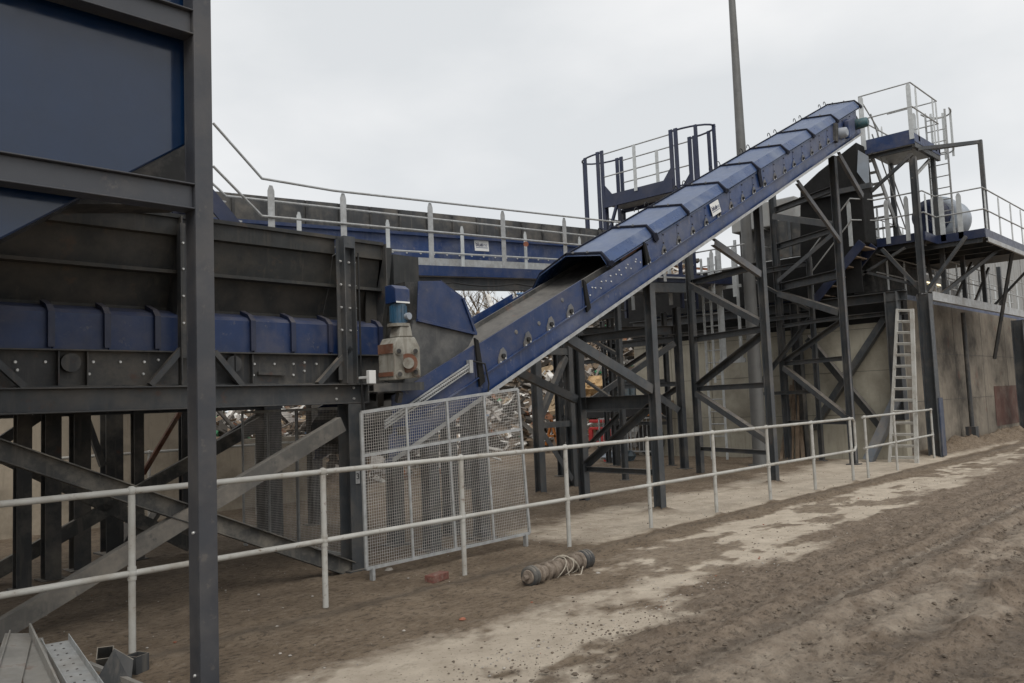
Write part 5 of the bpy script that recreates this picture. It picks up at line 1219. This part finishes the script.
for k, (x, y) in enumerate(((620, 459), (628, 461), (613, 462))):
    q = PZ(x, y); b = MB(); rock(b, (q.x, q.y, .15), .28, .6); tag(b.build('rubble_bag', M['drum'] if k != 1 else M['contain'], None), ('pale crumpled rubble bag in front of the site barrier', 'bluish crumpled rubble bag in front of the site barrier', 'pale crumpled rubble bag beside the red bollard')[k], 'bag', 'rubble bags by the barrier')
b = MB(); b.bar(PX(546, 445, 15), PX(552, 420, 15), .05, .05); b.bar(PX(558, 445, 15), PX(551, 420, 15), .05, .05); b.bar(PX(540, 436, 15), PX(560, 436, 15), .05, .05); tag(b.build('trestle_stand', M['orange'], None), 'small orange timber stand between the dark legs', 'stand')
# low kerb beam and mud lumps at post feet are part of the ground

# ------------------------------------------------------------------ camera, light, world
cam = bpy.data.cameras.new('camera'); co = bpy.data.objects.new('camera', cam); COL.objects.link(co)
cam.sensor_width = 36; cam.lens = F/1024*36; cam.clip_end = 3000; cam.clip_start = .05
rx = V((Xc.x, Yc.x, Zc.x)); uy = -V((Xc.y, Yc.y, Zc.y)); bz = -V((Xc.z, Yc.z, Zc.z))
mw = Matrix((rx, uy, bz)).transposed().to_4x4(); mw.translation = O; co.matrix_world = mw
scene.camera = co
SUN_EL, SUN_AZ = R(52), R(215)      # azimuth measured from +Y clockwise
sd = V((math.sin(SUN_AZ)*math.cos(SUN_EL), math.cos(SUN_AZ)*math.cos(SUN_EL), math.sin(SUN_EL)))
sl_ = bpy.data.lights.new('sun', 'SUN'); sl_.energy = 1.5; sl_.angle = R(35); sl_.color = (1, .97, .92)
so = bpy.data.objects.new('sun', sl_); COL.objects.link(so); so.rotation_euler = sd.to_track_quat('Z', 'Y').to_euler()
w = bpy.data.worlds.new('World'); scene.world = w; w.use_nodes = True; nt = w.node_tree; N = nt.nodes; L = nt.links
bg = N['Background']; bg.inputs['Strength'].default_value = .1
sky = N.new('ShaderNodeTexSky'); sky.sky_type = 'NISHITA'; sky.sun_disc = False; sky.sun_elevation = SUN_EL; sky.sun_rotation = SUN_AZ
tc = N.new('ShaderNodeTexCoord'); mp = N.new('ShaderNodeMapping'); mp.inputs['Scale'].default_value = (1, 1, 2.2); mp.inputs['Location'].default_value = (2.3, .4, 1.0); L.new(tc.outputs['Generated'], mp.inputs[0])
ns = N.new('ShaderNodeTexNoise'); ns.inputs['Scale'].default_value = 1.5; ns.inputs['Detail'].default_value = 7; ns.inputs['Roughness'].default_value = .5; L.new(mp.outputs[0], ns.inputs['Vector'])
cr = N.new('ShaderNodeValToRGB'); L.new(ns.outputs['Fac'], cr.inputs[0])
cr.color_ramp.elements[0].position = .36; cr.color_ramp.elements[0].color = (7.35, 7.55, 7.7, 1)
cr.color_ramp.elements[1].position = .58; cr.color_ramp.elements[1].color = (9.3, 9.3, 9.3, 1)
mxn = N.new('ShaderNodeMix'); mxn.data_type = 'RGBA'; mxn.inputs[0].default_value = .94; L.new(sky.outputs[0], mxn.inputs[6]); L.new(cr.outputs[0], mxn.inputs[7])
L.new(mxn.outputs[2], bg.inputs[0])
vs = scene.view_settings; vs.view_transform = 'Standard'; vs.look = 'None'; vs.gamma = 1; vs.exposure = .06; vs.use_curve_mapping = False
scene.render.film_transparent = False
scene.cycles.max_bounces = 6
